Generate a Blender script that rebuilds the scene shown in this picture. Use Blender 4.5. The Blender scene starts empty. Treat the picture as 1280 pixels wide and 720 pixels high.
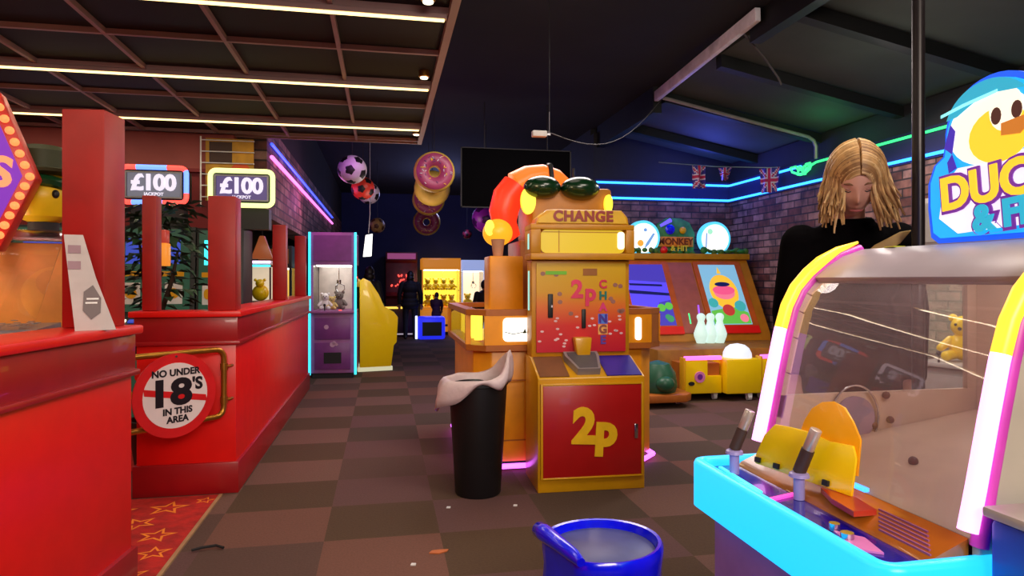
import bpy, bmesh, math, random
from mathutils import Vector, Matrix, Euler, noise
random.seed(7)
PI = math.pi
SC = bpy.context.scene
COL = SC.collection

# ------------------------------------------------------------------ materials
def lin(c):
    c /= 255.0
    return c / 12.92 if c <= 0.04045 else ((c + 0.055) / 1.055) ** 2.4
def rgb(r, g, b): return (lin(r), lin(g), lin(b), 1.0)
_M = {}
def mat(name, c, rough=0.5, metal=0.0, var=0.12, scale=9.0, bump=0.0, coat=0.0, bscale=60.0):
    """principled surface whose colour drifts a little with noise"""
    if name in _M: return _M[name]
    m = bpy.data.materials.new(name); m.use_nodes = True
    nt = m.node_tree; b = nt.nodes['Principled BSDF']
    b.inputs['Roughness'].default_value = rough; b.inputs['Metallic'].default_value = metal
    b.inputs['Coat Weight'].default_value = coat
    tc = nt.nodes.new('ShaderNodeTexCoord')
    n = nt.nodes.new('ShaderNodeTexNoise'); n.inputs['Scale'].default_value = scale; n.inputs['Detail'].default_value = 4
    nt.links.new(tc.outputs['Object'], n.inputs['Vector'])
    r = nt.nodes.new('ShaderNodeValToRGB')
    r.color_ramp.elements[0].position = .3; r.color_ramp.elements[1].position = .7
    r.color_ramp.elements[0].color = tuple(x * (1 - var) for x in c[:3]) + (1,)
    r.color_ramp.elements[1].color = tuple(min(1, x * (1 + var)) for x in c[:3]) + (1,)
    nt.links.new(n.outputs['Fac'], r.inputs['Fac']); nt.links.new(r.outputs['Color'], b.inputs['Base Color'])
    if bump:
        n2 = nt.nodes.new('ShaderNodeTexNoise'); n2.inputs['Scale'].default_value = bscale; n2.inputs['Detail'].default_value = 3
        nt.links.new(tc.outputs['Object'], n2.inputs['Vector'])
        bp = nt.nodes.new('ShaderNodeBump'); bp.inputs['Strength'].default_value = bump; bp.inputs['Distance'].default_value = .01
        nt.links.new(n2.outputs['Fac'], bp.inputs['Height']); nt.links.new(bp.outputs['Normal'], b.inputs['Normal'])
    _M[name] = m; return m
def emit(name, c, s=1.0):
    if name in _M: return _M[name]
    m = bpy.data.materials.new(name); m.use_nodes = True
    nt = m.node_tree; b = nt.nodes['Principled BSDF']
    b.inputs['Base Color'].default_value = tuple(x * .5 for x in c[:3]) + (1,)
    b.inputs['Emission Color'].default_value = c; b.inputs['Emission Strength'].default_value = s
    b.inputs['Roughness'].default_value = .35
    _M[name] = m; return m
def glass(name, tint=(1, 1, 1), refl=.1, haze=0.0, hc=(.7, .6, .55)):
    """clear pane: mostly see-through, a mirror coat and some dust"""
    if name in _M: return _M[name]
    m = bpy.data.materials.new(name); m.use_nodes = True
    nt = m.node_tree; nt.nodes.clear()
    o = nt.nodes.new('ShaderNodeOutputMaterial'); t = nt.nodes.new('ShaderNodeBsdfTransparent')
    t.inputs['Color'].default_value = tint + (1,)
    g = nt.nodes.new('ShaderNodeBsdfGlossy'); g.inputs['Roughness'].default_value = .02
    fr = nt.nodes.new('ShaderNodeFresnel'); fr.inputs['IOR'].default_value = 1.45
    ad = nt.nodes.new('ShaderNodeMath'); ad.operation = 'MULTIPLY'; ad.inputs[1].default_value = refl / .04
    ad.use_clamp = True
    nt.links.new(fr.outputs[0], ad.inputs[0])
    ge = nt.nodes.new('ShaderNodeNewGeometry'); iv = nt.nodes.new('ShaderNodeMath'); iv.operation = 'SUBTRACT'; iv.inputs[0].default_value = 1
    nt.links.new(ge.outputs['Backfacing'], iv.inputs[1])
    fm = nt.nodes.new('ShaderNodeMath'); fm.operation = 'MULTIPLY'; nt.links.new(ad.outputs[0], fm.inputs[0]); nt.links.new(iv.outputs[0], fm.inputs[1]); ad = fm
    mx = nt.nodes.new('ShaderNodeMixShader'); nt.links.new(ad.outputs[0], mx.inputs[0])
    nt.links.new(t.outputs[0], mx.inputs[1]); nt.links.new(g.outputs[0], mx.inputs[2])
    last = mx
    if haze:
        d = nt.nodes.new('ShaderNodeBsdfDiffuse'); d.inputs['Color'].default_value = hc + (1,)
        nz = nt.nodes.new('ShaderNodeTexNoise'); nz.inputs['Scale'].default_value = 3.0
        tc = nt.nodes.new('ShaderNodeTexCoord'); nt.links.new(tc.outputs['Object'], nz.inputs['Vector'])
        mu = nt.nodes.new('ShaderNodeMath'); mu.operation = 'MULTIPLY'; mu.inputs[1].default_value = haze * 2
        nt.links.new(nz.outputs['Fac'], mu.inputs[0])
        m2 = nt.nodes.new('ShaderNodeMixShader'); nt.links.new(mu.outputs[0], m2.inputs[0])
        nt.links.new(mx.outputs[0], m2.inputs[1]); nt.links.new(d.outputs[0], m2.inputs[2]); last = m2
    nt.links.new(last.outputs[0], o.inputs['Surface'])
    _M[name] = m; return m

# ------------------------------------------------------------------ mesh builder
class MB:
    def __init__(s): s.bm = bmesh.new(); s.mi = 0
    def m(s, i): s.mi = i; return s
    def _new(s, f0):
        for f in list(s.bm.faces)[f0:]: f.material_index = s.mi
    def face(s, pts):
        f = s.bm.faces.new([s.bm.verts.new(p) for p in pts]); f.material_index = s.mi; return s
    def box(s, x0, y0, z0, x1, y1, z1, M=None, bev=0.0):
        f0 = len(s.bm.faces)
        pts = [(x, y, z) for z in (z0, z1) for (x, y) in ((x0, y0), (x1, y0), (x1, y1), (x0, y1))]
        if M is not None: pts = [M @ Vector(p) for p in pts]
        v = [s.bm.verts.new(p) for p in pts]
        fs = [s.bm.faces.new([v[i] for i in q]) for q in ((3, 2, 1, 0), (4, 5, 6, 7), (0, 1, 5, 4), (1, 2, 6, 5), (2, 3, 7, 6), (3, 0, 4, 7))]
        if bev:
            es = list({e for f in fs for e in f.edges})
            bmesh.ops.bevel(s.bm, geom=es, offset=bev, segments=2, profile=.5, affect='EDGES')
        s._new(f0); return s
    def bar(s, p0, p1, w, h, up=(0, 0, 1), bev=0.0):
        p0, p1 = Vector(p0), Vector(p1); d = p1 - p0; L = d.length; d.normalize()
        x = d.cross(Vector(up));
        if x.length < 1e-4: x = d.cross(Vector((1, 0, 0)))
        x.normalize(); z = x.cross(d)
        M = Matrix((x, d, z)).transposed().to_4x4(); M.translation = p0
        return s.box(-w / 2, 0, -h / 2, w / 2, L, h / 2, M, bev)
    def prism(s, pts, axis, lo, hi, M=None):
        """polygon pts (2D) pushed from lo to hi along axis: 'x' pts=(y,z), 'y' pts=(x,z), 'z' pts=(x,y)"""
        f0 = len(s.bm.faces)
        def P(a, b, t):
            p = Vector((t, a, b)) if axis == 'x' else Vector((a, t, b)) if axis == 'y' else Vector((a, b, t))
            return M @ p if M is not None else p
        A = [s.bm.verts.new(P(a, b, lo)) for a, b in pts]; B = [s.bm.verts.new(P(a, b, hi)) for a, b in pts]
        n = len(pts)
        fa = s.bm.faces.new(A); fb = s.bm.faces.new(B[::-1])
        fs = [fa, fb] + [s.bm.faces.new((A[i], B[i], B[(i + 1) % n], A[(i + 1) % n])) for i in range(n)]
        bmesh.ops.recalc_face_normals(s.bm, faces=fs)
        s._new(f0); return s
    def cyl(s, p0, p1, r0, r1=None, seg=20, caps=True):
        r1 = r0 if r1 is None else r1
        return s.tube([p0, p1], [r0, r1], seg, caps)
    def tube(s, path, r, seg=10, caps=True, closed=False):
        f0 = len(s.bm.faces); path = [Vector(p) for p in path]; n = len(path)
        rs = r if isinstance(r, (list, tuple)) else [r] * n
        rings = []; ref = None
        for i, p in enumerate(path):
            if closed: d = path[(i + 1) % n] - path[i - 1]
            else: d = path[min(i + 1, n - 1)] - path[max(i - 1, 0)]
            if d.length < 1e-9: d = Vector((0, 0, 1))
            d.normalize()
            if ref is None:
                ref = Vector((0, 0, 1)) if abs(d.z) < .9 else Vector((1, 0, 0))
            x = ref - d * ref.dot(d)
            if x.length < 1e-5: x = d.orthogonal()
            x.normalize(); ref = x; y = d.cross(x)
            rings.append([s.bm.verts.new(p + (x * math.cos(2 * PI * k / seg) + y * math.sin(2 * PI * k / seg)) * rs[i]) for k in range(seg)])
        fs = []
        for i in range(n if closed else n - 1):
            a, b = rings[i], rings[(i + 1) % n]
            for k in range(seg): fs.append(s.bm.faces.new((a[k], a[(k + 1) % seg], b[(k + 1) % seg], b[k])))
        if caps and not closed:
            fs.append(s.bm.faces.new(rings[0][::-1])); fs.append(s.bm.faces.new(rings[-1]))
        s._new(f0); return s
    def lathe(s, prof, c=(0, 0, 0), seg=32, M=None):
        f0 = len(s.bm.faces); c = Vector(c); rings = []
        for r, z in prof:
            ring = []
            for k in range(seg):
                p = Vector((max(r, 1e-4) * math.cos(2 * PI * k / seg), max(r, 1e-4) * math.sin(2 * PI * k / seg), z))
                if M is not None: p = M @ p
                ring.append(s.bm.verts.new(p + c))
            rings.append(ring)
        for a, b in zip(rings, rings[1:]):
            for k in range(seg): s.bm.faces.new((a[k], a[(k + 1) % seg], b[(k + 1) % seg], b[k]))
        s.bm.faces.new(rings[0][::-1]); s.bm.faces.new(rings[-1])
        s._new(f0); return s
    def ell(s, c, r, seg=20, rings=12, M=None):
        f0 = len(s.bm.faces)
        if not isinstance(r, (tuple, list)): r = (r, r, r)
        T = Matrix.Translation(c) @ (M.to_4x4() if M is not None else Matrix()) @ Matrix.Diagonal((r[0], r[1], r[2], 1))
        bmesh.ops.create_uvsphere(s.bm, u_segments=seg, v_segments=rings, radius=1, matrix=T)
        s._new(f0); return s
    def cap(s, p0, p1, r0, r1=None, seg=14):
        """tapered limb with round ends"""
        r1 = r0 if r1 is None else r1
        s.tube([p0, p1], [r0, r1], seg); s.ell(p0, r0, seg, 8); s.ell(p1, r1, seg, 8); return s
    def mesh(s, me, M=None):
        f0 = len(s.bm.faces); v0 = len(s.bm.verts)
        s.bm.from_mesh(me); s.bm.verts.ensure_lookup_table()
        if M is not None:
            for v in list(s.bm.verts)[v0:]: v.co = M @ v.co
        s._new(f0); return s
    def build(s, name, mats, parent=None, smooth=True, ang=35, bev=0.0):
        if bev:
            s.bm.normal_update()
            es = [e for e in s.bm.edges if len(e.link_faces) == 2 and e.calc_face_angle(0) > .6]
            bmesh.ops.bevel(s.bm, geom=es, offset=bev, segments=2, profile=.5, affect='EDGES', clamp_overlap=True)
        s.bm.normal_update()
        me = bpy.data.meshes.new(name); s.bm.to_mesh(me); s.bm.free()
        for m in (mats if isinstance(mats, (list, tuple)) else [mats]): me.materials.append(m)
        if smooth:
            me.polygons.foreach_set('use_smooth', [True] * len(me.polygons))
            me.set_sharp_from_angle(angle=math.radians(ang))
        o = bpy.data.objects.new(name, me); COL.objects.link(o)
        if parent: o.parent = parent
        return o

def tag(o, label=None, cat=None, group=None, kind=None):
    if label: o['label'] = label
    if cat: o['category'] = cat
    if group: o['group'] = group
    if kind: o['kind'] = kind
    return o
def thing(name, label, cat, loc=(0, 0, 0), rz=0.0, group=None):
    o = bpy.data.objects.new(name, None); COL.objects.link(o); o.empty_display_size = .1
    o.location = loc; o.rotation_euler = (0, 0, math.radians(rz))
    return tag(o, label, cat, group)
def struct(o): o['kind'] = 'structure'; return o

def text_mesh(body, size, ext=.004, off=0.0, shear=0.0, spacing=1.0):
    cu = bpy.data.curves.new('txt', 'FONT'); cu.body = body; cu.size = size; cu.extrude = ext; cu.offset = off
    cu.shear = shear; cu.space_character = spacing
    cu.align_x = 'CENTER'; cu.align_y = 'CENTER'; cu.resolution_u = 4
    o = bpy.data.objects.new('txt', cu); COL.objects.link(o)
    dg = bpy.context.evaluated_depsgraph_get()
    me = bpy.data.meshes.new_from_object(o.evaluated_get(dg))
    bpy.data.objects.remove(o); bpy.data.curves.remove(cu)
    return me
RX90 = Matrix.Rotation(PI / 2, 4, 'X')
def put(x, y, z, rz=0, rx=0, ry=0):
    """stand a flat drawing (XY) upright facing -Y, roll it, turn it, and move it there"""
    return Matrix.Translation((x, y, z)) @ Matrix.Rotation(math.radians(rz), 4, 'Z') @ Matrix.Rotation(math.radians(rx), 4, 'X') @ RX90 @ Matrix.Rotation(math.radians(ry), 4, 'Z')
def rrect(x0, y0, x1, y1, r, n=5):
    out = []
    for cx, cy, a in ((x1 - r, y0 + r, -90), (x1 - r, y1 - r, 0), (x0 + r, y1 - r, 90), (x0 + r, y0 + r, 180)):
        for k in range(n + 1):
            t = math.radians(a + 90 * k / n); out.append((cx + r * math.cos(t), cy + r * math.sin(t)))
    return out
def circ(cx, cy, r, n=28, ry=None, a0=0, a1=360):
    ry = ry or r; full = abs(a1 - a0) >= 360; k = n if full else n + 1
    return [(cx + r * math.cos(math.radians(a0 + (a1 - a0) * i / n)), cy + ry * math.sin(math.radians(a0 + (a1 - a0) * i / n))) for i in range(k)]
def star(cx, cy, R, r, a=0, n=5):
    return [(cx + (R if k % 2 == 0 else r) * math.cos(a + PI * k / n), cy + (R if k % 2 == 0 else r) * math.sin(a + PI * k / n)) for k in range(2 * n)]
def blob(mb, vox=.008, smooth=5):
    """merge overlapping limbs into one continuous skin"""
    me = bpy.data.meshes.new('b'); mb.bm.to_mesh(me); mb.bm.free()
    o = bpy.data.objects.new('b', me); COL.objects.link(o)
    r = o.modifiers.new('r', 'REMESH'); r.mode = 'VOXEL'; r.voxel_size = vox
    if smooth:
        sm = o.modifiers.new('s', 'SMOOTH'); sm.factor = .5; sm.iterations = smooth
    dg = bpy.context.evaluated_depsgraph_get()
    out = bpy.data.meshes.new_from_object(o.evaluated_get(dg))
    bpy.data.objects.remove(o); bpy.data.meshes.remove(me)
    return out
def obj_from(me, name, m, parent=None):
    me.materials.clear(); me.materials.append(m); me.name = name
    me.polygons.foreach_set('use_smooth', [True] * len(me.polygons))
    o = bpy.data.objects.new(name, me); COL.objects.link(o)
    if parent: o.parent = parent
    return o

# ------------------------------------------------------------------ palette
RED = mat('red_paint', rgb(230, 18, 14), .34, var=.05)
CRIMSON = mat('crimson_paint', rgb(160, 14, 22), .35, var=.08, coat=.2)
POSTRED = mat('post_red_paint', rgb(165, 20, 18), .45, var=.1)
BRASS = mat('brass', rgb(190, 135, 55), .3, .9, var=.15)
BLACK = mat('black_plastic', rgb(16, 16, 18), .5)
DARK = mat('dark_paint', rgb(24, 22, 26), .7)
def matte(name, c):
    m = bpy.data.materials.new(name); m.use_nodes = True; b = m.node_tree.nodes['Principled BSDF']
    n = m.node_tree.nodes.new('ShaderNodeTexNoise'); n.inputs['Scale'].default_value = 4
    r = m.node_tree.nodes.new('ShaderNodeValToRGB'); r.color_ramp.elements[0].color = tuple(x * .8 for x in c[:3]) + (1,); r.color_ramp.elements[1].color = c
    m.node_tree.links.new(n.outputs['Fac'], r.inputs[0]); m.node_tree.links.new(r.outputs[0], b.inputs['Base Color'])
    b.inputs['Roughness'].default_value = 1; b.inputs['Specular IOR Level'].default_value = .03; return m
MATTE = matte('matte_black', rgb(9, 9, 11))
CEILB = mat('black_ceiling', rgb(20, 18, 20), .95, var=.3, scale=2)
CHROME = mat('chrome', rgb(200, 200, 205), .2, 1.0)
STEEL = mat('steel', rgb(150, 150, 155), .35, .8)
WHITE = mat('white_plastic', rgb(225, 225, 225), .4)
GREY = mat('grey_panel', rgb(165, 160, 155), .45)
YEL = mat('yellow_paint', rgb(228, 168, 12), .38, var=.06, coat=.2)
BYEL = mat('bright_yellow_plastic', rgb(255, 215, 8), .3, var=.03, coat=.3)
ORANGE = mat('orange_paint', rgb(236, 152, 12), .4, var=.08)
OBROWN = mat('orange_brown_laminate', rgb(170, 95, 30), .45, var=.12)
BROWN = mat('brown_laminate', rgb(95, 55, 30), .5)
DGREEN = mat('dark_green_plastic', rgb(10, 60, 28), .3)
GREEN = mat('green_plastic', rgb(40, 120, 50), .4)
PURPLE = mat('purple_laminate', rgb(150, 92, 150), .45)
PINKM = mat('pink_plastic', rgb(205, 80, 130), .4)
BLUEP = mat('blue_plastic', rgb(6, 14, 240), .2, coat=.5)
CLEAR = glass('clear_glass', refl=.06)
BULB = emit('warm_white_light', (1, .86, .6, 1), 2.2)
# ================================================================== THE ROOM
def floor_mat():
    m = bpy.data.materials.new('carpet_tiles'); m.use_nodes = True; nt = m.node_tree; b = nt.nodes['Principled BSDF']
    b.inputs['Roughness'].default_value = .85; b.inputs['Specular IOR Level'].default_value = .25
    g = nt.nodes.new('ShaderNodeTexCoord')
    mp = nt.nodes.new('ShaderNodeVectorMath'); mp.operation = 'ADD'; mp.inputs[1].default_value = (.293, -.32, 0)
    dv = nt.nodes.new('ShaderNodeVectorMath'); dv.operation = 'DIVIDE'; dv.inputs[1].default_value = (.575, .51, 1)
    fl = nt.nodes.new('ShaderNodeVectorMath'); fl.operation = 'FLOOR'
    wn = nt.nodes.new('ShaderNodeTexWhiteNoise'); wn.noise_dimensions = '2D'
    L = nt.links.new
    L(g.outputs['Object'], mp.inputs[0]); L(mp.outputs[0], dv.inputs[0]); L(dv.outputs[0], fl.inputs[0])
    # chequered: neighbours alternate between a light and a dark family
    sp = nt.nodes.new('ShaderNodeSeparateXYZ'); L(fl.outputs[0], sp.inputs[0])
    ad = nt.nodes.new('ShaderNodeMath'); ad.operation = 'ADD'; L(sp.outputs[0], ad.inputs[0]); L(sp.outputs[1], ad.inputs[1])
    mo = nt.nodes.new('ShaderNodeMath'); mo.operation = 'FLOORED_MODULO'; mo.inputs[1].default_value = 2; L(ad.outputs[0], mo.inputs[0])
    L(fl.outputs[0], wn.inputs['Vector'])
    def ramp(cols):
        r = nt.nodes.new('ShaderNodeValToRGB'); r.color_ramp.interpolation = 'CONSTANT'
        e = r.color_ramp.elements
        while len(e) < len(cols): e.new(.5)
        for k, c in enumerate(cols): e[k].position = k / len(cols); e[k].color = c
        L(wn.outputs['Value'], r.inputs['Fac']); return r
    r1 = ramp([rgb(122, 84, 72), rgb(106, 76, 74), rgb(120, 88, 78)])
    r2 = ramp([rgb(90, 69, 52), rgb(96, 72, 64), rgb(86, 69, 58)])
    mx = nt.nodes.new('ShaderNodeMix'); mx.data_type = 'RGBA'
    L(mo.outputs[0], mx.inputs['Factor']); L(r2.outputs[0], mx.inputs[6]); L(r1.outputs[0], mx.inputs[7])
    nz = nt.nodes.new('ShaderNodeTexNoise'); nz.inputs['Scale'].default_value = 90; nz.inputs['Detail'].default_value = 5
    L(g.outputs['Object'], nz.inputs['Vector'])
    m2 = nt.nodes.new('ShaderNodeMix'); m2.data_type = 'RGBA'; m2.blend_type = 'MULTIPLY'; m2.inputs['Factor'].default_value = .5
    L(mx.outputs[2], m2.inputs[6]); L(nz.outputs['Color'], m2.inputs[7])
    hs = nt.nodes.new('ShaderNodeMix'); hs.data_type = 'RGBA'; hs.blend_type = 'MULTIPLY'; hs.inputs['Factor'].default_value = .4
    L(mx.outputs[2], hs.inputs[6]); L(nz.outputs['Fac'], hs.inputs[7])
    L(hs.outputs[2], b.inputs['Base Color'])
    bp = nt.nodes.new('ShaderNodeBump'); bp.inputs['Strength'].default_value = .4; bp.inputs['Distance'].default_value = .004
    L(nz.outputs['Fac'], bp.inputs['Height']); L(bp.outputs[0], b.inputs['Normal'])
    return m
def brick_mat(name, axis, c1, c2, cm):
    m = bpy.data.materials.new(name); m.use_nodes = True; nt = m.node_tree; b = nt.nodes['Principled BSDF']; L = nt.links.new
    b.inputs['Roughness'].default_value = .7
    g = nt.nodes.new('ShaderNodeTexCoord'); sp = nt.nodes.new('ShaderNodeSeparateXYZ'); cb = nt.nodes.new('ShaderNodeCombineXYZ')
    L(g.outputs['Object'], sp.inputs[0]); L(sp.outputs[0 if axis == 'x' else 1], cb.inputs[0]); L(sp.outputs[2], cb.inputs[1])
    br = nt.nodes.new('ShaderNodeTexBrick'); br.inputs['Scale'].default_value = 1
    br.inputs['Brick Width'].default_value = .27; br.inputs['Row Height'].default_value = .092; br.inputs['Mortar Size'].default_value = .009
    br.inputs['Color1'].default_value = c1; br.inputs['Color2'].default_value = c2; br.inputs['Mortar'].default_value = cm
    br.inputs['Bias'].default_value = -.2
    L(cb.outputs[0], br.inputs['Vector'])
    nz = nt.nodes.new('ShaderNodeTexNoise'); nz.inputs['Scale'].default_value = 7; nz.inputs['Detail'].default_value = 6
    L(g.outputs['Object'], nz.inputs['Vector'])
    rp = nt.nodes.new('ShaderNodeValToRGB'); rp.color_ramp.elements[0].position = .35; rp.color_ramp.elements[0].color = (.35, .35, .35, 1)
    rp.color_ramp.elements[1].position = .68; rp.color_ramp.elements[1].color = (1.6, 1.55, 1.5, 1); L(nz.outputs['Fac'], rp.inputs[0])
    mx = nt.nodes.new('ShaderNodeMix'); mx.data_type = 'RGBA'; mx.blend_type = 'MULTIPLY'; mx.inputs['Factor'].default_value = .9
    L(br.outputs['Color'], mx.inputs[6]); L(rp.outputs['Color'], mx.inputs[7]); L(mx.outputs[2], b.inputs['Base Color'])
    bp = nt.nodes.new('ShaderNodeBump'); bp.inputs['Strength'].default_value = .6; bp.inputs['Distance'].default_value = .01; bp.invert = True
    L(br.outputs['Fac'], bp.inputs['Height']); L(bp.outputs[0], b.inputs['Normal'])
    return m
BRX = brick_mat('brick_across', 'x', rgb(98, 54, 48), rgb(140, 104, 96), rgb(52, 38, 38))
BRY = brick_mat('brick_along', 'y', rgb(98, 56, 48), rgb(160, 125, 115), rgb(48, 36, 36))
NAVY = mat('navy_wall_paint', rgb(26, 30, 78), .8, var=.15, scale=2)
DRED = mat('dark_red_wall_paint', rgb(120, 14, 18), .6, var=.12, scale=3)
DUSK = mat('dusky_pink_wall_paint', rgb(150, 72, 66), .7, var=.12, scale=3)
BEAM = mat('black_beam_paint', rgb(8, 8, 9), .6)
FABRIC = mat('grey_green_roof_sheet', rgb(66, 70, 66), .8, var=.2, scale=1.2)
BAR = mat('ceiling_bar_paint', rgb(165, 135, 135), .5, var=.05)
TILE = mat('dark_ceiling_tile', rgb(15, 9, 7), .7, var=.15, scale=1.5)

struct(MB().box(-6.5, -3, -.1, 6.0, 17.4, 0).build('floor', floor_mat(), smooth=False))
struct(MB().box(-1.2, -3, 3.5, 3.1, 17.2, 3.6).build('ceiling', CEILB, smooth=False))
b = MB().prism([(3.1, 3.42), (5.17, 3.03), (5.17, 3.09), (3.1, 3.5)], 'y', -3, 9.1); struct(b.build('ceiling_sheet', FABRIC, smooth=False))
for k, y in enumerate((3.1, 4.5, 5.7, 6.95, 8.3)):
    b = MB().prism([(3.1, 3.3), (5.07, 2.92), (5.07, 3.025), (3.1, 3.415)], 'y', y - .05, y + .05)
    struct(b.build('ceiling_beam', BEAM, smooth=False))
struct(MB().box(3.0, 7.0, 3.2, 3.1, 9.0, 3.5).box(3.0, -3, 3.28, 3.1, 5.0, 3.5).build('ceiling_edge_beam', BEAM, smooth=False))
# dropped grid ceiling over the gated area
GX0, GX1, GY1, GZ = -5.9, .35, 6.3, 2.6
struct(MB().box(GX0, -3, GZ + .03, GX1 - .012, GY1 - .012, GZ + .1).build('ceiling_tiles', TILE, smooth=False))
b = MB()
x = GX1
ys = [6.28] + [6.21 - .6 * k for k in range(16)]
k = 0
xs = [GX1 - .6 * i for i in range(1, 11)]
for x in xs: b.box(x - .011, -3, GZ, x + .011, GY1 - .02, GZ + .029)
for y in ys[1:]: b.box(GX0, y - .011, GZ - .001, GX1 - .04, y + .011, GZ + .028)
struct(b.build('ceiling_grid_bars', BAR, smooth=False))
b = MB().box(GX1 - .04, -3, GZ - .012, GX1, GY1, GZ + .16).box(GX0, GY1 - .025, GZ - .01, GX1 - .041, GY1, GZ + .16)
struct(b.build('trim_1', BAR, smooth=False))
STRIP = emit('warm_led_strip', (1.0, .72, .26, 1), 3.2)
for k, y in enumerate((5.61, 4.41, 3.21, 2.01, .81, -.39)):
    if k > 3: continue
    t = thing('ceiling_strip_light', ['warm light strip across the grid ceiling, farthest in, above the scoreboards', 'warm light strip across the middle of the grid ceiling',
              'warm light strip across the grid ceiling, nearest one in view at the top edge', 'warm light strip across the grid ceiling, nearly overhead'][k], 'ceiling light', (0, y, GZ), group='warm strips on the grid ceiling')
    MB().box(GX0 + .05, -.016, -.028, GX1 - .05, .016, -.0035).build('channel', BAR, t, smooth=False)
    MB().box(GX0 + .06, -.012, -.038, GX1 - .06, .012, -.0285, bev=.003).build('light_tube', STRIP, t)
for (x, y), l in zip(((.28, 5.86), (.25, 4.2), (.2, 3.05)), ('tiny round spotlight near the far corner of the grid ceiling', 'tiny round spotlight beside the middle warm strip', 'tiny round spotlight at the top edge, by the nearest warm strip')):
    t = thing('downlight', l, 'spotlight', (x, y, GZ), group='spotlights in the grid ceiling')
    MB().lathe([(.03, -.012), (.034, -.008), (.034, .028)], seg=20).build('bezel', BRASS, t)
    MB().lathe([(.024, -.02), (.026, -.0125)], seg=20).build('lamp', BULB, t)
# walls
struct(MB().box(-6.4, 6.25, 0, -1.31, 6.4, 2.28).build('wall_back_left', DRED, smooth=False))
struct(MB().box(-6.4, 6.2, 2.28, -1.31, 6.4, 2.59).build('wall_back_left_upper', DUSK, smooth=False))
struct(MB().box(-6.4, 6.185, 2.25, -1.31, 6.249, 2.28).build('trim_2', DRED, smooth=False))
struct(MB().box(-6.5, -3, 0, -6.4, 6.4, 3.5).build('wall_left', DRED, smooth=False))
struct(MB().box(-1.3, 6.31, 1.88, -1.05, 17.0, 2.75).build('wall_left_bulkhead', BRY, smooth=False))
struct(MB().box(-1.3, 6.31, 2.751, -1.05, 17.0, 3.5).build('wall_left_upper', CEILB, smooth=False))
struct(MB().box(-2.3, 6.41, 0, -2.2, 17.0, 3.5).build('wall_far_left', DARK, smooth=False))
struct(MB().box(-2.2, 17.0, 0, 3.1, 17.1, 3.5).build('wall_far', NAVY, smooth=False))
struct(MB().box(2.95, 9.0, 0, 5.2, 9.15, 2.44).build('wall_back_right', BRX, smooth=False))
struct(MB().box(2.95, 9.0, 2.441, 5.2, 9.15, 3.4).build('wall_back_right_upper', DARK, smooth=False))
struct(MB().box(2.95, 9.151, 0, 3.1, 17.0, 3.5).build('wall_far_right', DARK, smooth=False))
struct(MB().box(5.07, -3, 0, 5.2, 8.999, 2.44).build('wall_right', BRY, smooth=False))
struct(MB().box(5.07, -3, 2.441, 5.2, 8.999, 3.03).build('wall_right_upper', DARK, smooth=False))
struct(MB().box(-6.5, -3.1, 0, 6, -3, 3.5).build('wall_front', DARK, smooth=False))

# neon lines
NBLUE = emit('blue_neon', (.03, .27, 1.0, 1), 3.6); NDEEP = emit('deep_blue_neon', (.03, .06, 1.0, 1), 3.4)
NPINK = emit('pink_neon', (1.0, .18, .75, 1), 2.2); NGREEN = emit('green_neon', (.05, 1.0, .25, 1), 1.5)
def neon(name, label, pts, m, group, r=.016):
    o = MB().tube(pts, r, 8).build(name, m); return tag(o, label, 'neon light', group)
neon('neon_tube', 'upper blue neon line across the brick wall behind the bowling game', [(2.98, 8.97, 2.7), (5.02, 8.97, 2.7), (5.04, 8.95, 2.7), (5.04, 7.25, 2.7)], NBLUE, 'neon lines on the brick corner')
neon('neon_tube', 'lower blue neon line running under the upper one and along the right wall', [(2.98, 8.97, 2.48), (5.02, 8.97, 2.48), (5.04, 8.95, 2.48), (5.035, 2.4, 2.48)], NBLUE, 'neon lines on the brick corner')
gp = [(5.035, 2.4, 2.7), (5.035, 6.95, 2.7)]
for k in range(22):
    t = k / 21 * 7 * PI; gp.append((5.0 - .04 * math.sin(t * .7), 7.02 + .28 * k / 21 + .09 * math.cos(t * 1.3), 2.64 + .06 * math.sin(t)))
neon('neon_tube', 'green neon line on the right wall ending in a tangled coil behind the blonde woman', gp, NGREEN, 'neon lines on the brick corner', .014)
neon('neon_tube', 'blue neon line on top of the left brick bulkhead', [(-1.03, 6.2 + .25, 2.57), (-1.03, 13.8, 2.57)], NDEEP, 'neon lines on the left bulkhead', .014)
neon('neon_tube', 'pink neon line under the blue one on the left brick bulkhead', [(-1.03, 6.2 + .25, 2.45), (-1.03, 13.8, 2.45)], NPINK, 'neon lines on the left bulkhead', .018)
# skirting behind the neon of the right corner: a dark board the tubes sit on
struct(MB().box(2.96, 8.985, 2.445, 5.06, 8.999, 2.75).build('trim_3', NAVY, smooth=False))
struct(MB().box(5.055, 2.2, 2.445, 5.069, 8.98, 2.75).build('trim_4', NAVY, smooth=False))

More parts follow.
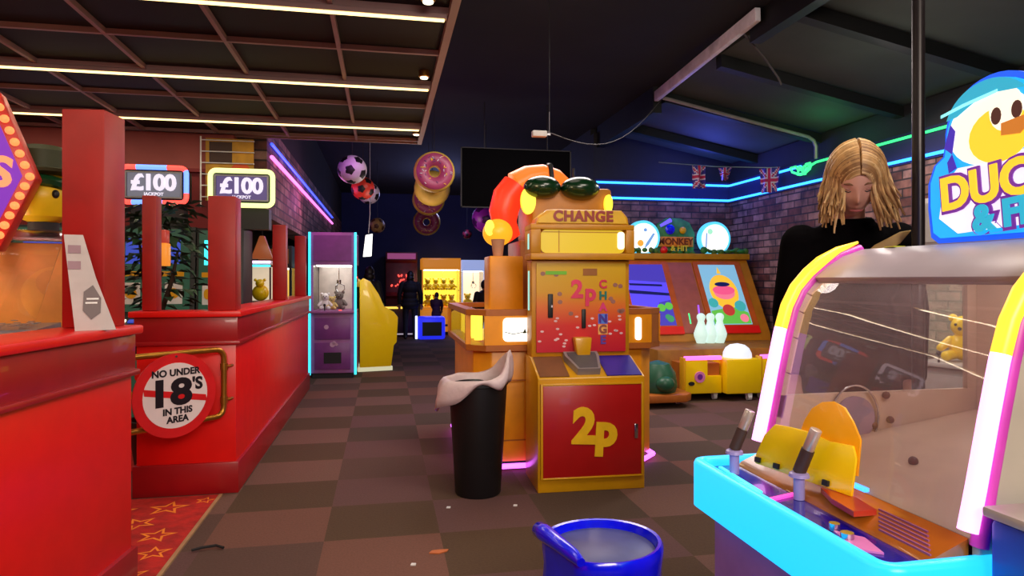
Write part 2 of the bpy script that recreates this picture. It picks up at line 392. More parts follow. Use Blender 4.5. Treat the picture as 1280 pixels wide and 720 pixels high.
# metal beam, pipe, cables in the roof
b = MB().bar((2.94, 4.78, 3.43), (3.0, 6.92, 3.36), .05, .11, bev=.006)
o = b.build('roof_beam', mat('galvanised_steel', rgb(225, 220, 230), .45, .0, var=.25, scale=6)); tag(o, 'pale galvanised metal beam slanting under the black roof', 'metal beam')
b = MB().tube([(3.05, 6.85, 3.33), (4.3, 6.85, 3.08), (4.86, 6.85, 2.97), (4.93, 6.85, 2.93), (4.96, 6.85, 2.86), (4.96, 6.85, 2.72)], .02, 10)
tag(b.build('roof_pipe', mat('grey_pipe', rgb(150, 140, 140), .4, .2)), 'thin grey pipe running under the roof and bending down to the right wall', 'pipe')
b = MB().tube([(2.96, 5.08, 3.42), (3.2, 5.1, 3.2), (3.33, 5.1, 3.04), (3.36, 5.1, 2.98)], .009, 8)
tag(b.build('hanging_cable', mat('grey_wire', rgb(70, 66, 66), .6)), 'thin cable hanging from the upper end of the pale metal beam', 'cable')
pts = []
for k in range(15):
    t = k / 14; pts.append((1.24 + 1.8 * t, 5.0 + 1.85 * t, 2.47 + .85 * t - .28 * math.sin(PI * t)))
tag(MB().tube(pts, .004, 6).build('slack_cable', mat('grey_wire', rgb(70, 66, 66), .6)), 'slack wire sagging from the small white box to the metal beam', 'cable')
t = thing('hanging_box', 'small white box hanging from the black ceiling on a thin rod', 'hanging box', (1.2, 5.0, 2.42))
MB().box(-.065, -.03, 0, .05, .03, .045, bev=.006).build('box_body', WHITE, t)
MB().cyl((.075, 0, .02), (.075, 0, .2), .004, seg=8).box(.05, -.01, .015, .08, .01, .03).build('rod', STEEL, t); MB().cyl((.075, 0, .2), (.075, 0, 1.08), .003, seg=8).build('cord', DARK, t)
t = thing('hanging_screen', 'large black hanging screen with a thin grey rim above the far aisle', 'hanging screen', (1.62, 8.0, 2.2))
MB().box(-.69, 0, 0, .69, .06, .72).build('panel', MATTE, t, bev=.008)
MB().box(-.7, -.012, -.012, -.685, -.001, .73).box(-.7, -.012, -.012, .7, -.001, .003).box(.685, -.012, -.012, .7, -.001, .73).box(-.7, -.012, .718, .7, -.001, .73).build('rim', DARK, t)
for sx in (-.4, .4): MB().cyl((sx, .03, .721), (sx, .03, 1.3), .008, seg=10).build('rod', DARK, t)
t = thing('steel_pole', 'black roof pole rising behind the duck game beside the blonde woman', 'pole', (1.79, 1.932, 0))
MB().cyl((0, 0, .02), (0, 0, 3.5), .02, seg=20).build('shaft', mat('pole_paint', rgb(26, 20, 22), .35, .3), t)
MB().box(-.045, -.03, 0, .045, .045, .02, bev=.004).build('base_plate', DARK, t)

# red star carpet inside the gate
b = MB().prism([(-5.5, -2.4), (-1.68, -2.4), (-1.68, 3.03), (-.975, 3.03), (-.975, 4.22), (-1.68, 4.22), (-1.68, 6.1), (-5.5, 6.1)], 'z', .0005, .008)
b.m(1).box(-.974, 3.03, .0005, -.955, 4.22, .011)
b.m(2)
for sx, sy, R, a in ((-1.2, 4.02, .115, .3), (-1.28, 3.79, .10, .9), (-1.13, 3.6, .10, .2), (-1.42, 3.56, .1, .4), (-1.07, 3.37, .085, .5), (-1.25, 3.35, .1, .1), (-1.5, 3.2, .12, 1.1), (-1.09, 3.13, .08, .6), (-1.03, 4.12, .06, .2), (-1.45, 4.0, .1, .5)):
    o_ = star(sx, sy, R, R * .42, a); i_ = star(sx, sy, R * .68, R * .26, a)
    for k in range(10):
        j = (k + 1) % 10
        b.face([(o_[k][0], o_[k][1], .0086), (o_[j][0], o_[j][1], .0086), (i_[j][0], i_[j][1], .0086), (i_[k][0], i_[k][1], .0086)])
tag(b.build('red_carpet', [mat('red_carpet_pile', rgb(178, 26, 20), .9, var=.3, scale=14, bump=.3), mat('carpet_edge_strip', rgb(185, 150, 110), .5, .3), mat('carpet_star_orange', rgb(245, 135, 35), .9)], smooth=False),
    'red carpet with orange star outlines inside the brass gate', 'carpet')

# ================================================================== RED HALF WALLS
def half_wall(t, y0, y1, x0, x1, skirt=True, front=True):
    MB().box(x0, y0, .0, x1, y1, .925, bev=.004).build('body', RED, t)
    MB().box(x0 - .012, y0 - .012, .926, x1 + .012, y1 + .012, 1.075, bev=.006).build('upper_band', CRIMSON, t)
    MB().box(x0 - .026, y0 - .026, .905, x1 + .026, y1 + .026, .93, bev=.008).build('moulding', CRIMSON, t)
    MB().box(x0 - .035, y0 - .035, 1.076, x1 + .035, y1 + .035, 1.112, bev=.01).build('ledge', RED, t)
    if skirt: MB().box(x0 - .018, y0 - .018, .001, x1 + .018, y1 + .018, .19, bev=.006).build('skirting', CRIMSON, t)
t = thing('half_wall', 'red half wall in the near left corner, carrying the tall red post', 'half wall', (-1.03, 2.98, 0), -6.5)
half_wall(t, -3.4, 0, -.2, 0)
MB().box(-.18, -.17, 1.113, -.02, -.01, 1.965, bev=.006).build('post', POSTRED, t)
t = thing('half_wall', 'red half wall behind the age limit sign, turning the corner and running back along the aisle', 'half wall', (-.89, 4.27, 0), 0)
def ell_plan(e): return [(-.56 - e, -e), (e, -e), (e, 3.9 + e), (-.17 - e, 3.9 + e), (-.17 - e, .17 + e), (-.56 - e, .17 + e)]
for nm, e, z0, z1, m_ in (('body', 0, 0, .925, RED), ('upper_band', .012, .926, 1.075, CRIMSON), ('moulding', .026, .905, .93, CRIMSON), ('ledge', .035, 1.076, 1.112, RED), ('skirting', .018, .001, .19, CRIMSON)):
    MB().prism(ell_plan(e), 'z', z0, z1).build(nm, m_, t, bev=.005)
MB().box(-.165, .01, 1.113, -.005, .17, 1.815, bev=.006).build('post', POSTRED, t)
MB().box(-.13, 2.15, 1.113, -.01, 2.27, 1.815, bev=.006).build('post', POSTRED, t)
MB().box(-.13, 3.7, 1.113, -.01, 3.82, 1.815, bev=.006).build('post', POSTRED, t)
MB().box(-.54, .03, 1.113, -.46, .13, 1.81, bev=.005).build('post', POSTRED, t)

# brass gate and the round sign
t = thing('brass_gate', 'brass rail gate standing ajar at the end of the red half wall', 'gate', (-.93, 4.215, 0), 0)
gx, gy = -.475, -.458
L = math.hypot(gx, gy)
def gp_(s, z): return (gx * s, gy * s, z)
def arc_corner(s0, z0, s1, z1, s2, z2, n=6):
    return [gp_((1 - u) ** 2 * s0 + 2 * u * (1 - u) * s1 + u * u * s2, (1 - u) ** 2 * z0 + 2 * u * (1 - u) * z1 + u * u * z2) for u in [k / n for k in range(n + 1)]]
path = arc_corner(.12, .885, .03, .885, .03, .82) + arc_corner(.03, .55, .03, .485, .12, .485) + arc_corner(.9, .485, .98, .485, .98, .55) + arc_corner(.98, .82, .98, .885, .9, .885)
MB().tube(path, .017, 12, closed=True).build('rail_frame', BRASS, t)
for z in (.78, .58):
    MB().tube([gp_(.03, z), (.01, .02, z), (.02, .05, z)], .009, 8).tube([gp_(.03, z - .02), gp_(.03, z + .02)], .022, 12).build('hinge', BRASS, t)
MB().cyl(gp_(.98, .884), gp_(.98, 1.0), .014).ell(gp_(.98, 1.0), .02).build('latch_post', BRASS, t)
# sign hangs on the camera side of the gate
ga = math.degrees(math.atan2(-gy, -gx))       # direction of the gate towards its hinge
t = thing('age_limit_sign', 'round white and red sign reading no under 18s hung on the brass gate', 'sign', (-.93 + gx * .5 + .018, 4.215 + gy * .5 - .018, .42), ga)
cz = .235; R = .235
MB().prism(circ(0, cz, R, 48), 'y', -.012, -.004).build('sign_board', mat('sign_red', rgb(215, 30, 35), .35), t)
MB().prism(circ(0, cz, R * .775, 48), 'y', -.0135, -.0121).build('sign_face', mat('sign_white', rgb(235, 220, 222), .35, var=.02), t)
b = MB().prism([(-R * .76, cz + .055), (-R * .74, cz + .018), (R * .76, cz - .055), (R * .74, cz - .018)][::-1], 'y', -.0146, -.0136)
b.build('slash', mat('sign_red', rgb(215, 30, 35)), t)
b = MB()
for s_, sz, x, z, off in (('NO UNDER', .052, 0, .127, .002), ('18', .2, -.032, .012, .008), ("'S", .095, .122, .052, .0035), ('IN THIS', .05, .008, -.088, .002), ('AREA', .05, .008, -.134, .002)):
    b.mesh(text_mesh(s_, sz, .0006, off), put(x, -.0155, cz + z) @ Matrix.Diagonal((1.22 if s_ == '18' else 1.0, 1, 1, 1)))
b.build('lettering', mat('sign_ink', rgb(25, 18, 28), .4), t)
MB().cyl((0, -.018, cz + R * .93), (0, -.003, cz + R * .93), .006, seg=10).build('screw', CHROME, t)
# ================================================================== LEFT: FRUIT MACHINES, SIGN, PUSHER, PLANT
def fruit_machine(loc, label, neon_m, neon_m2, face_m, body_m, prize, lit, deco, dx=0.0):
    t = thing('fruit_machine', label, 'fruit machine', loc, group='fruit machines behind the red walls')
    w = .62
    LT = len(COL.objects)
    # body: plinth, belly, sloping button deck, upper glass
    b = MB().prism([(0, .02), (0, .8), (-.1, .86), (-.1, .93), (.1, 1.0), (.14, 1.72), (.5, 1.72), (.5, .02)], 'x', -w / 2, w / 2)
    b.build('cabinet', body_m, t, bev=.008)
    MB().box(-w / 2 + .02, -.012, .0, w / 2 - .02, .45, .019).build('plinth', DARK, t)
    M = Matrix.Translation((0, -.1, .93)) @ Matrix.Rotation(math.radians(19), 4, 'X')
    MB().box(-w / 2 + .03, .012, .004, w / 2 - .03, .19, .012, M).build('button_deck', DARK, t)
    for k in range(5):
        MB().box(-.23 + k * .1, .05, .013, -.15 + k * .1, .1, .028, M, bev=.004).build('button', [BULB, lit][k % 2], t)
    # lit lower artwork and upper reel glass, framed
    MB().box(-w / 2 + .06, -.008, .16, w / 2 - .06, -.001, .72).build('belly_glass', deco, t)
    for k in range(4): MB().prism(circ(-.15 + .1 * k, .44 + (.1 if k % 2 else -.04), .045, 16), 'y', -.0125, -.0085).build('artwork_disc', [YEL, RED][k % 2], t)
    Mu = Matrix.Translation((0, .1, 1.0)) @ Matrix.Rotation(math.radians(-3.2), 4, 'X')
    MB().box(-w / 2 + .04, -.012, .04, w / 2 - .04, -.002, .70, Mu).build('upper_glass', deco, t)
    b = MB()
    for k in range(3): b.m(0).box(-.22 + k * .155, -.019, .1, -.09 + k * .155, -.013, .27, Mu)
    for k in range(3):
        b.m(1 + k % 2).prism(circ(-.155 + k * .155, .185, .042, 18), 'y', -.024, -.0195, Mu)
    b.m(1).box(-.23, -.019, .32, .23, -.013, .36, Mu)
    b.m(2).box(-.2, -.019, .42, .2, -.013, .62, Mu)
    b.build('reels', [WHITE, YEL, lit], t)
    if dx:
        for o in t.children_recursive: 
            if o.parent == t: o.location.x += dx; o.scale.x = .58
    # jackpot topper: rounded lit frame around a dark silver plate
    zc, W, H = 2.05, .51, .31
    MB().box(-.2, .2, 1.721, .2, .32, zc - H / 2 - .006).build('topper_stand', BLACK, t)
    MB().prism(rrect(-W / 2 + .02, zc - H / 2 + .02, W / 2 - .02, zc + H / 2 - .02, .03), 'y', .145, .3).build('topper_box', DARK, t)
    ring = [(x, .13, z) for x, z in rrect(-W / 2 + .015, zc - H / 2 + .015, W / 2 - .015, zc + H / 2 - .015, .045, 6)]
    if neon_m2 is None:
        MB().tube(ring, .02, 8, closed=True).build('topper_neon', neon_m, t)
    else:
        b = MB(); n = len(ring); den = []
        for i in range(n):
            a, c = Vector(ring[i]), Vector(ring[(i + 1) % n]); q = max(1, int((c - a).length / .03))
            den += [a.lerp(c, j / q) for j in range(q)]
        for i in range(len(den)): b.m((i // 7) % 2).cyl(den[i], den[(i + 1) % len(den)], .02, seg=8)
        b.build('topper_neon', [neon_m, neon_m2], t)
    b = MB().box(-W / 2 + .06, .127, zc - H / 2 + .06, W / 2 - .06, .14, zc + H / 2 - .06)
    b.m(1); xa, xb, za, zb = -W / 2 + .045, W / 2 - .045, zc - H / 2 + .048, zc + H / 2 - .048
    for q in ((xa, za, xb, za + .012), (xa, zb - .012, xb, zb), (xa, za + .012, xa + .012, zb - .012), (xb - .012, za + .012, xb, zb - .012)):
        b.box(q[0], .118, q[1], q[2], .1265, q[3])
    b.build('topper_plate', [face_m, STEEL], t)
    b = MB().mesh(text_mesh('\u00a3' + prize, .175, .008, .006, spacing=.92), put(0, .117, zc + .012))
    b.mesh(text_mesh('JACKPOT', .034, .002, .001), put(0, .122, zc - .075))
    b.build('topper_lettering', emit('silver_lit_letters', (.85, .8, .95, 1), .9), t)
    return t
PLATE = emit('dim_violet_plate', (.10, .07, .2, 1), .8); PLATE2 = emit('dim_grey_plate', (.16, .16, .2, 1), .8)
NWHITE = emit('white_pink_neon', (1, .85, 1, 1), 1.6); NLIME = emit('pale_lime_neon', (.85, 1, .35, 1), 1.5)
NRED = emit('red_neon', (1, .08, .06, 1), 1.8); NBL2 = emit('soft_blue_neon', (.15, .3, 1, 1), 1.8)
SCRB = emit('blue_screen_glow', (.04, .08, .55, 1), .7); SCRY = emit('amber_screen_glow', (.6, .38, .06, 1), .5); SCRD = emit('dim_green_screen', (.02, .07, .04, 1), .6)
CYAN_L = emit('cyan_lamp', (.05, .8, .9, 1), 1.6)
fruit_machine((-2.52, 5.55, .0085), 'fruit machine with a white neon topper reading 500, beside the purple bulb sign', NWHITE, None, PLATE, BLACK, '500', SCRB, SCRD)
fruit_machine((-1.80, 5.55, .0085), 'fruit machine whose topper frame alternates red and blue neon, reading 100', NRED, NBL2, PLATE2, BLACK, '100', SCRB, SCRD)
fruit_machine((-1.14, 5.55, 0), 'fruit machine with a lime neon topper reading 100, by the corner post', NLIME, None, PLATE, BLACK, '100', CYAN_L, SCRD, -.165)
# low lit prize cabinet in front of the last fruit machine and a hanging triangular sign, its dim glow put into the colour
t = thing('prize_cabinet', 'small lit prize cabinet with a pink and cyan light bar, behind the corner post', 'prize cabinet', (-1.28, 7.1, 0))
MB().box(-.19, 0, 0, .14, .36, 1.08).build('body', BLACK, t, bev=.006)
MB().box(-.19, .3, 1.081, .14, .36, 1.44).build('back_panel', emit('cream_lit_panel', (.85, .7, .5, 1), .7), t)
MB().box(-.19, 0, 1.46, .14, .36, 1.5, bev=.006).build('roof', WHITE, t)
MB().cyl((-.185, -.012, 1.485), (.135, -.012, 1.485), .012).build('light_tube', emit('pink_white_tube', (1, .6, .9, 1), 2), t)
MB().cyl((-.185, -.012, 1.445), (.135, -.012, 1.445), .01).build('light_tube', CYAN_L, t)
for sx in (-.18, .13): MB().box(sx - .008, .002, 1.082, sx + .008, .018, 1.43).build('corner_post', CHROME, t)
MB().box(-.17, .004, 1.083, .12, .007, 1.43).build('window_pane', CLEAR, t)
tag(MB().ell((-1.27, 7.25, 1.166), (.085, .06, .085)).ell((-1.27, 7.22, 1.265), .045).ell((-1.315, 7.22, 1.3), .016).ell((-1.225, 7.22, 1.3), .016).build('plush_toy', BYEL), 'yellow plush toy inside the small lit prize cabinet', 'plush toy')
t = thing('triangle_sign', 'dim orange triangular hanging sign between the lime topper machine and the thin side post', 'hanging sign', (-1.14, 6.6, 1.5))
MB().prism([(-.1, 0), (.1, 0), (.02, .22), (-.02, .22)], 'y', -.03, .03).build('sign_panel', emit('dim_orange_glow', (.4, .1, .03, 1), .5), t, bev=.004)
MB().tube([(0, 0, .221), (0, 0, .3), (0, .0, .379)], .004, 6).build('cord', BLACK, t)

# poster on the back wall
t = thing('wall_poster', 'yellow and orange poster behind white wires, above the lime topper machine', 'poster', (-1.34, 6.19, 2.0))
MB().box(-.2, -.012, 0, .2, -.001, .55).build('poster_sheet', mat('poster_amber', rgb(190, 140, 30), .6, var=.35, scale=6), t)
b = MB().box(-.17, -.0145, .33, .02, -.0125, .52).m(1).prism(circ(.09, .25, .09, 20), 'y', -.0145, -.0125)
b.build('poster_print', [mat('poster_dark', rgb(60, 35, 25), .6), mat('poster_orange', rgb(215, 80, 20), .6)], t)
b = MB()
for k in range(6): b.cyl((-.24, -.03, .03 + k * .1), (.21, -.03, .03 + k * .1), .005, seg=8)
b.cyl((-.235, -.03, -.06), (-.235, -.03, .56), .007, seg=8)
b.build('wire_rack', WHITE, t)
t = thing('alarm_box', 'small white box on the dusky wall under the grid ceiling', 'alarm box', (-2.42, 6.185, 2.46))
MB().box(-.05, -.04, 0, .05, .014, .09, bev=.008).build('box_body', WHITE, t); MB().box(-.03, -.044, .02, .03, -.0405, .03).build('lens_slot', DARK, t)

# potted plant with a lantern
t = thing('potted_plant', 'dark leafy potted plant between the red posts', 'plant', (-1.52, 4.86, 0))
MB().lathe([(.13, 0), (.17, .3), (.185, .32), (.185, .36), (.165, .36), (.15, .31)], seg=28).build('pot', mat('dark_pot', rgb(30, 24, 22), .5), t)
MB().tube([(0, 0, .3), (.02, .01, .8), (-.01, 0, 1.25), (.02, 0, 1.62)], [.035, .03, .026, .016], 10).tube([(0, 0, .9), (-.09, .02, 1.3), (-.12, .03, 1.55)], [.02, .015, .008], 8).tube([(0, 0, 1.0), (.1, -.02, 1.3), (.13, 0, 1.5)], [.02, .014, .008], 8).build('trunk', mat('bark', rgb(50, 34, 24), .85, var=.3), t)
rnd = random.Random(3)
b = MB()
for k in range(280):
    a = rnd.uniform(0, 2 * PI); r = rnd.uniform(.03, .27) ; z = 1.1 + rnd.random() ** .7 * .72
    c = Vector((r * math.cos(a), r * math.sin(a) * .7, z)); L_ = rnd.uniform(.07, .14); w_ = L_ * .26
    d = Vector((math.cos(a), math.sin(a), rnd.uniform(-.7, .5))).normalized(); s_ = d.cross(Vector((0, 0, 1))).normalized(); n_ = s_.cross(d)
    b.m(k % 2)
    b.face([c, c + d * L_ * .45 + s_ * w_ + n_ * .01, c + d * L_ - n_ * .02, c + d * L_ * .45 - s_ * w_ + n_ * .01])
b.build('leaves', [mat('leaf_dark', rgb(16, 42, 22), .45, var=.3), mat('leaf_mid', rgb(28, 66, 30), .45, var=.3)], t)
t = thing('paper_lantern', 'red and orange box lantern hanging in front of the plant', 'lantern', (-1.42, 4.55, 1.39))
MB().box(-.065, -.045, 0, .065, .045, .145, bev=.006).build('lower_shade', emit('orange_lantern', (.9, .3, .03, 1), .75), t)
MB().box(-.06, -.04, .146, .06, .04, .23, bev=.006).build('upper_shade', emit('red_lantern', (.5, .05, .03, 1), .6), t)
MB().tube([(0, 0, .23), (.0, .1, .25), (.0, .3, .24)], .004, 6).build('cord', BLACK, t)

# coin pusher behind the near wall with its bulb sign
t = thing('coin_pusher', 'coin pusher with an orange back panel and sloping glass, behind the near red wall', 'coin pusher', (-1.78, 3.2, .0085), 14)
MB().box(-.6, -.35, 0, .37, .45, 1.02).build('cabinet', mat('pusher_grey', rgb(120, 110, 105), .4), t, bev=.01)
MB().box(-.62, -.38, 1.021, .4, .47, 1.06, bev=.008).build('counter_rim', CHROME, t)
MB().box(-.55, -.3, 1.061, .33, .2, 1.09).build('shelf_bed', STEEL, t)
MB().box(-.56, .3, 1.061, .33, .36, 1.47).build('back_panel', mat('pusher_orange', rgb(225, 140, 60), .5, var=.1), t, bev=.006)
MB().prism([(-.35, 1.065), (-.345, 1.07), (.29, 1.47), (.285, 1.475)][::1], 'x', -.55, .32).build('front_glass', CLEAR, t)
MB().box(-.57, .24, 1.48, .36, .38, 1.53).build('top_rail', CHROME, t, bev=.006)
rnd = random.Random(5); b = MB()
for k in range(150):
    x, y = rnd.uniform(-.52, .3), rnd.uniform(-.27, .1); z = 1.0905 + .004 * rnd.randint(0, 5)
    b.prism(circ(x, y, .013, 10), 'z', z, z + .0025)
tag(b.build('coin_bed', [STEEL], t, smooth=False), kind='stuff')
t = thing('instruction_card', 'white leaning info board with a brown badge beside the tall red post', 'card', (-1.085, 2.68, 1.1125), 22)
Mc = Matrix.Rotation(math.radians(-8), 4, 'X')
MB().prism([(-.03, 0), (.1, 0), (.035, .2), (-.005, .36), (-.065, .36)], 'y', 0, .02, Mc).build('board', mat('card_white', rgb(190, 180, 180), .5), t)
b = MB().prism([(.02, .04), (.05, .065), (.052, .12), (.026, .17), (-.003, .145), (-.006, .075)], 'y', -.003, -.0005, Mc)
b.build('badge', mat('badge_brown', rgb(70, 35, 40), .4), t)
for z_ in (.23, .29): MB().box(-.052, -.003, z_, -.012, -.0005, z_ + .03, Mc).build('print_block', mat('card_mauve', rgb(150, 115, 130), .5), t)
b = MB().box(.002, -.0045, .1, .04, -.0031, .106, Mc).box(.006, -.0045, .115, .044, -.0031, .121, Mc); b.build('badge_lines', WHITE, t)
t = thing('bulb_sign', 'purple hexagonal sign with orange bulbs and lettering at the left picture edge', 'sign', (-1.72, 3.0, 1.46), 12)
HX = [(.3, .27), (.17, .62), (-.17, .62), (-.3, .27), (-.17, -.04), (.17, -.04)]
MB().prism(HX, 'y', .02, .12).build('sign_box', mat('sign_red_box', rgb(200, 40, 30), .4), t, bev=.006)
MB().prism([(x * .84, .29 + (z - .29) * .84) for x, z in HX], 'y', .012, .0195).build('sign_face', emit('violet_sign_face', (.22, .03, .5, 1), .8), t)
b = MB()
for i in range(6):
    p, q = HX[i], HX[(i + 1) % 6]
    for j in range(7):
        u = j / 7; x, z = (p[0] + (q[0] - p[0]) * u) * .93, .29 + ((p[1] + (q[1] - p[1]) * u) - .29) * .93
        b.ell((x, .012, z), .017, 10, 6)
b.build('bulbs', emit('orange_bulb', (1, .28, .08, 1), 1.3), t)
b = MB().mesh(text_mesh('SLOTS', .17, .006, .006), put(-.02, .006, .30, 0, 0, -6))
b.build('lettering', emit('peach_letters', (1, .35, .15, 1), .9), t)
MB().box(-.05, .05, -.1, .05, .09, -.041).cyl((0, .09, -.1), (0, .34, -.1), .02).cyl((0, .34, -.11), (0, .34, .065), .02).build('bracket', CHROME, t)
# yellow cowboy head ornament
t = thing('lemon_head_figure', 'yellow round head figure with a dark hat and green scarf above the coin pusher', 'figurine', (-1.53, 3.36, 1.55), 20); t.scale = (1.2, 1.2, 1.2)
MB().lathe([(.03, .002), (.09, .03), (.12, .09), (.12, .13), (.08, .19), (.02, .2)], seg=28).build('head', mat('lemon_yellow', rgb(235, 200, 20), .4, var=.1), t)
MB().lathe([(.05, .185), (.16, .19), (.165, .2), (.085, .215), (.08, .28), (.06, .3), (.01, .302)], seg=28).build('hat', mat('olive_hat', rgb(45, 50, 20), .6), t)
MB().tube([(.12 * math.cos(a), .12 * math.sin(a), .15 + .01 * math.sin(3 * a)) for a in [k * 2 * PI / 24 for k in range(24)]], .022, 8, closed=True).build('scarf', DGREEN, t)
for x_ in (-.045, .045): MB().ell((x_, -.112, .11), (.012, .009, .016)).build('eye', BLACK, t)
MB().cyl((0, 0, -.02), (0, 0, .01), .05).build('stand', DARK, t)

# ================================================================== LEFT OF THE AISLE, FURTHER IN
def claw_machine(name, label, loc, rz, w, d, h, body, strip, back, glow, header_txt=None, zwin=(.78, 1.55), group=None, cat='claw machine', low=None):
    t = thing(name, label, cat, loc, rz, group)
    z0, z1 = zwin
    MB().box(-w / 2, 0, .07, w / 2, d, z0).build('cabinet', body, t, bev=.008)
    MB().box(-w / 2 + .02, .02, .0, w / 2 - .02, d - .02, .069).build('plinth', DARK, t)
    b = MB().box(-w / 2 + .05, -.01, .12, w / 2 - .05, -.001, z0 * .55).box(-w / 2 + .05, -.01, z0 * .6, w / 2 - .05, -.001, z0 - .06)
    b.build('front_panel', low or body, t, bev=.003)
    MB().box(-w * .2, -.014, .2, w * .2, -.0105, z0 * .4).build('prize_flap', DARK, t)
    MB().box(-w / 2, -.05, z0 + .001, w / 2, d, z0 + .035, bev=.006).build('shelf', body, t)
    MB().cyl((-.1, -.02, z0 + .036), (-.1, -.025, z0 + .1), .008).ell((-.1, -.025, z0 + .11), .018).build('joystick', BLACK, t)
    MB().lathe([(.02, z0 + .036), (.018, z0 + .048)], (.1, -.022, 0), 16).build('button', NRED, t)
    MB().box(-w / 2 + .02, d - .04, z0 + .036, w / 2 - .02, d - .01, z1).build('back_panel', back, t)
    for sx in (-1, 1):
        MB().box(sx * (w / 2) - (.03 if sx > 0 else 0), 0, z0 + .036, sx * (w / 2) + (0 if sx > 0 else .03), .03, z1).build('corner_post', body, t)
        MB().box(sx * (w / 2 - .012) - .004, .032, z0 + .036, sx * (w / 2 - .012) + .004, d - .045, z1).build('side_glass', CLEAR, t)
    MB().box(-w / 2 + .032, .008, z0 + .036, w / 2 - .032, .014, z1).build('front_glass', CLEAR, t)
    MB().box(-w / 2, 0, z1 + .001, w / 2, d, h, bev=.008).build('header', body, t)
    MB().box(-w / 2 + .035, -.01, z1 + .05, w / 2 - .035, -.001, h - .04).build('header_panel', low or body, t)
    MB().box(-w / 2 + .06, .05, z1 - .02, w / 2 - .06, d - .06, z1 - .001).build('light_panel', glow, t)
    if header_txt:
        b = MB().mesh(text_mesh(header_txt, min(.16, w / len(header_txt) * 1.25), .003, .003), put(0, -.013, (z1 + h) / 2 + .005)); b.build('header_lettering', glow, t)
    if strip:
        for sx in (-1, 1): MB().cyl((sx * (w / 2 + .014), -.012, .05), (sx * (w / 2 + .014), -.012, h), .016, seg=12).build('neon_tube', strip, t)
    # claw
    cx, cy, cz = w * .08, d * .5, z1 - .1 - (z1 - z0) * .2
    b = MB().cyl((cx, cy, cz), (cx, cy, z1 - .021), .006, seg=8).cyl((cx, cy, cz - .03), (cx, cy, cz + .03), .03, seg=14)
    for k in range(3):
        a = k * 2 * PI / 3; u = Vector((math.cos(a), math.sin(a), 0)); c = Vector((cx, cy, cz - .02))
        b.tube([c + u * .02, c + u * .07 - Vector((0, 0, .03)), c + u * .075 - Vector((0, 0, .08)), c + u * .03 - Vector((0, 0, .12))], .006, 6)
    b.build('claw', CHROME, t)
    return t
def plush(loc, m, label, group, s=1.0, rz=0):
    t = thing('plush_toy', label, 'plush toy', loc, rz, group)
    MB().ell((0, 0, .07 * s), (.065 * s, .055 * s, .07 * s)).cap((-.05 * s, -.02 * s, .1 * s), (-.085 * s, -.05 * s, .06 * s), .022 * s, .018 * s).cap((.05 * s, -.02 * s, .1 * s), (.085 * s, -.05 * s, .06 * s), .022 * s, .018 * s).cap((-.035 * s, -.02 * s, .03 * s), (-.05 * s, -.08 * s, .025 * s), .025 * s).cap((.035 * s, -.02 * s, .03 * s), (.05 * s, -.08 * s, .025 * s), .025 * s).build('plush_body', m, t)
    MB().ell((0, -.01 * s, .17 * s), .052 * s).ell((-.045 * s, 0, .21 * s), .02 * s, 10, 8).ell((.045 * s, 0, .21 * s), .02 * s, 10, 8).build('plush_head', m, t)
    MB().ell((-.018 * s, -.058 * s, .18 * s), .007 * s, 8, 6).ell((.018 * s, -.058 * s, .18 * s), .007 * s, 8, 6).ell((0, -.061 * s, .16 * s), .009 * s, 8, 6).build('plush_face', BLACK, t)
    return t
GLOWW = emit('white_cabinet_light', (1, .95, .85, 1), 3.0)
BACKW = mat('pale_back_panel', rgb(215, 205, 200), .6)
NCYAN = emit('cyan_neon', (.05, .75, .9, 1), 1.5)
t = claw_machine('claw_machine', 'purple claw machine with bright cyan neon edges at the end of the red half wall', (-.665, 8.95, 0), -3, .56, .62, 1.93, PURPLE, NCYAN, BACKW, GLOWW, None, (.86, 1.5), low=mat('deep_purple_panel', rgb(118, 56, 126), .4))
b = MB()
for x, z, r in ((-.08, .68, .03), (.0, .45, .035), (.05, .45, .02), (.02, .47, .025)): b.prism(circ(x, z, r, 16), 'y', -.0135, -.0105)
b.build('round_stickers', mat('sticker_pale', rgb(190, 150, 180), .5), t)
plush((-.78, 9.2, .9), WHITE, 'white plush toy in the purple claw machine, left', 'plush toys in the purple claw machine', 1.0)
plush((-.6, 9.28, .9), mat('grey_plush', rgb(120, 115, 110), .9), 'grey plush toy in the purple claw machine, right', 'plush toys in the purple claw machine', 1.1)
plush((-.69, 9.2, .9), mat('cream_plush', rgb(210, 190, 120), .9), 'cream plush toy in the middle of the purple claw machine', 'plush toys in the purple claw machine', .8)
t = claw_machine('claw_machine', 'amber lit claw machine left of the purple one, behind the half wall', (-1.32, 8.4, 0), 0, .42, .5, 1.72, BLACK, None, emit('amber_back', (.95, .55, .08, 1), .8), GLOWW, None, (.86, 1.45), low=OBROWN)
# hanging white lamp panel right of the purple claw
o = MB().prism([(-.055, 0), (.06, .01), (.075, .32), (-.02, .3)], 'y', -.02, .02).build('lamp_panel', emit('white_lamp_panel', (1, 1, .95, 1), 1.6), None, bev=.004)
o.location = (-.23, 9.3, 1.62); tag(o, 'tilted white lit panel beside the top of the purple claw machine', 'lit panel')
tag(MB().tube([(-.21, 9.3, 1.95), (-.19, 9.3, 2.2), (-.19, 9.3, 3.5)], .006, 6).build('hanging_wire', STEEL), 'thin wire holding the tilted white lit panel', 'wire')

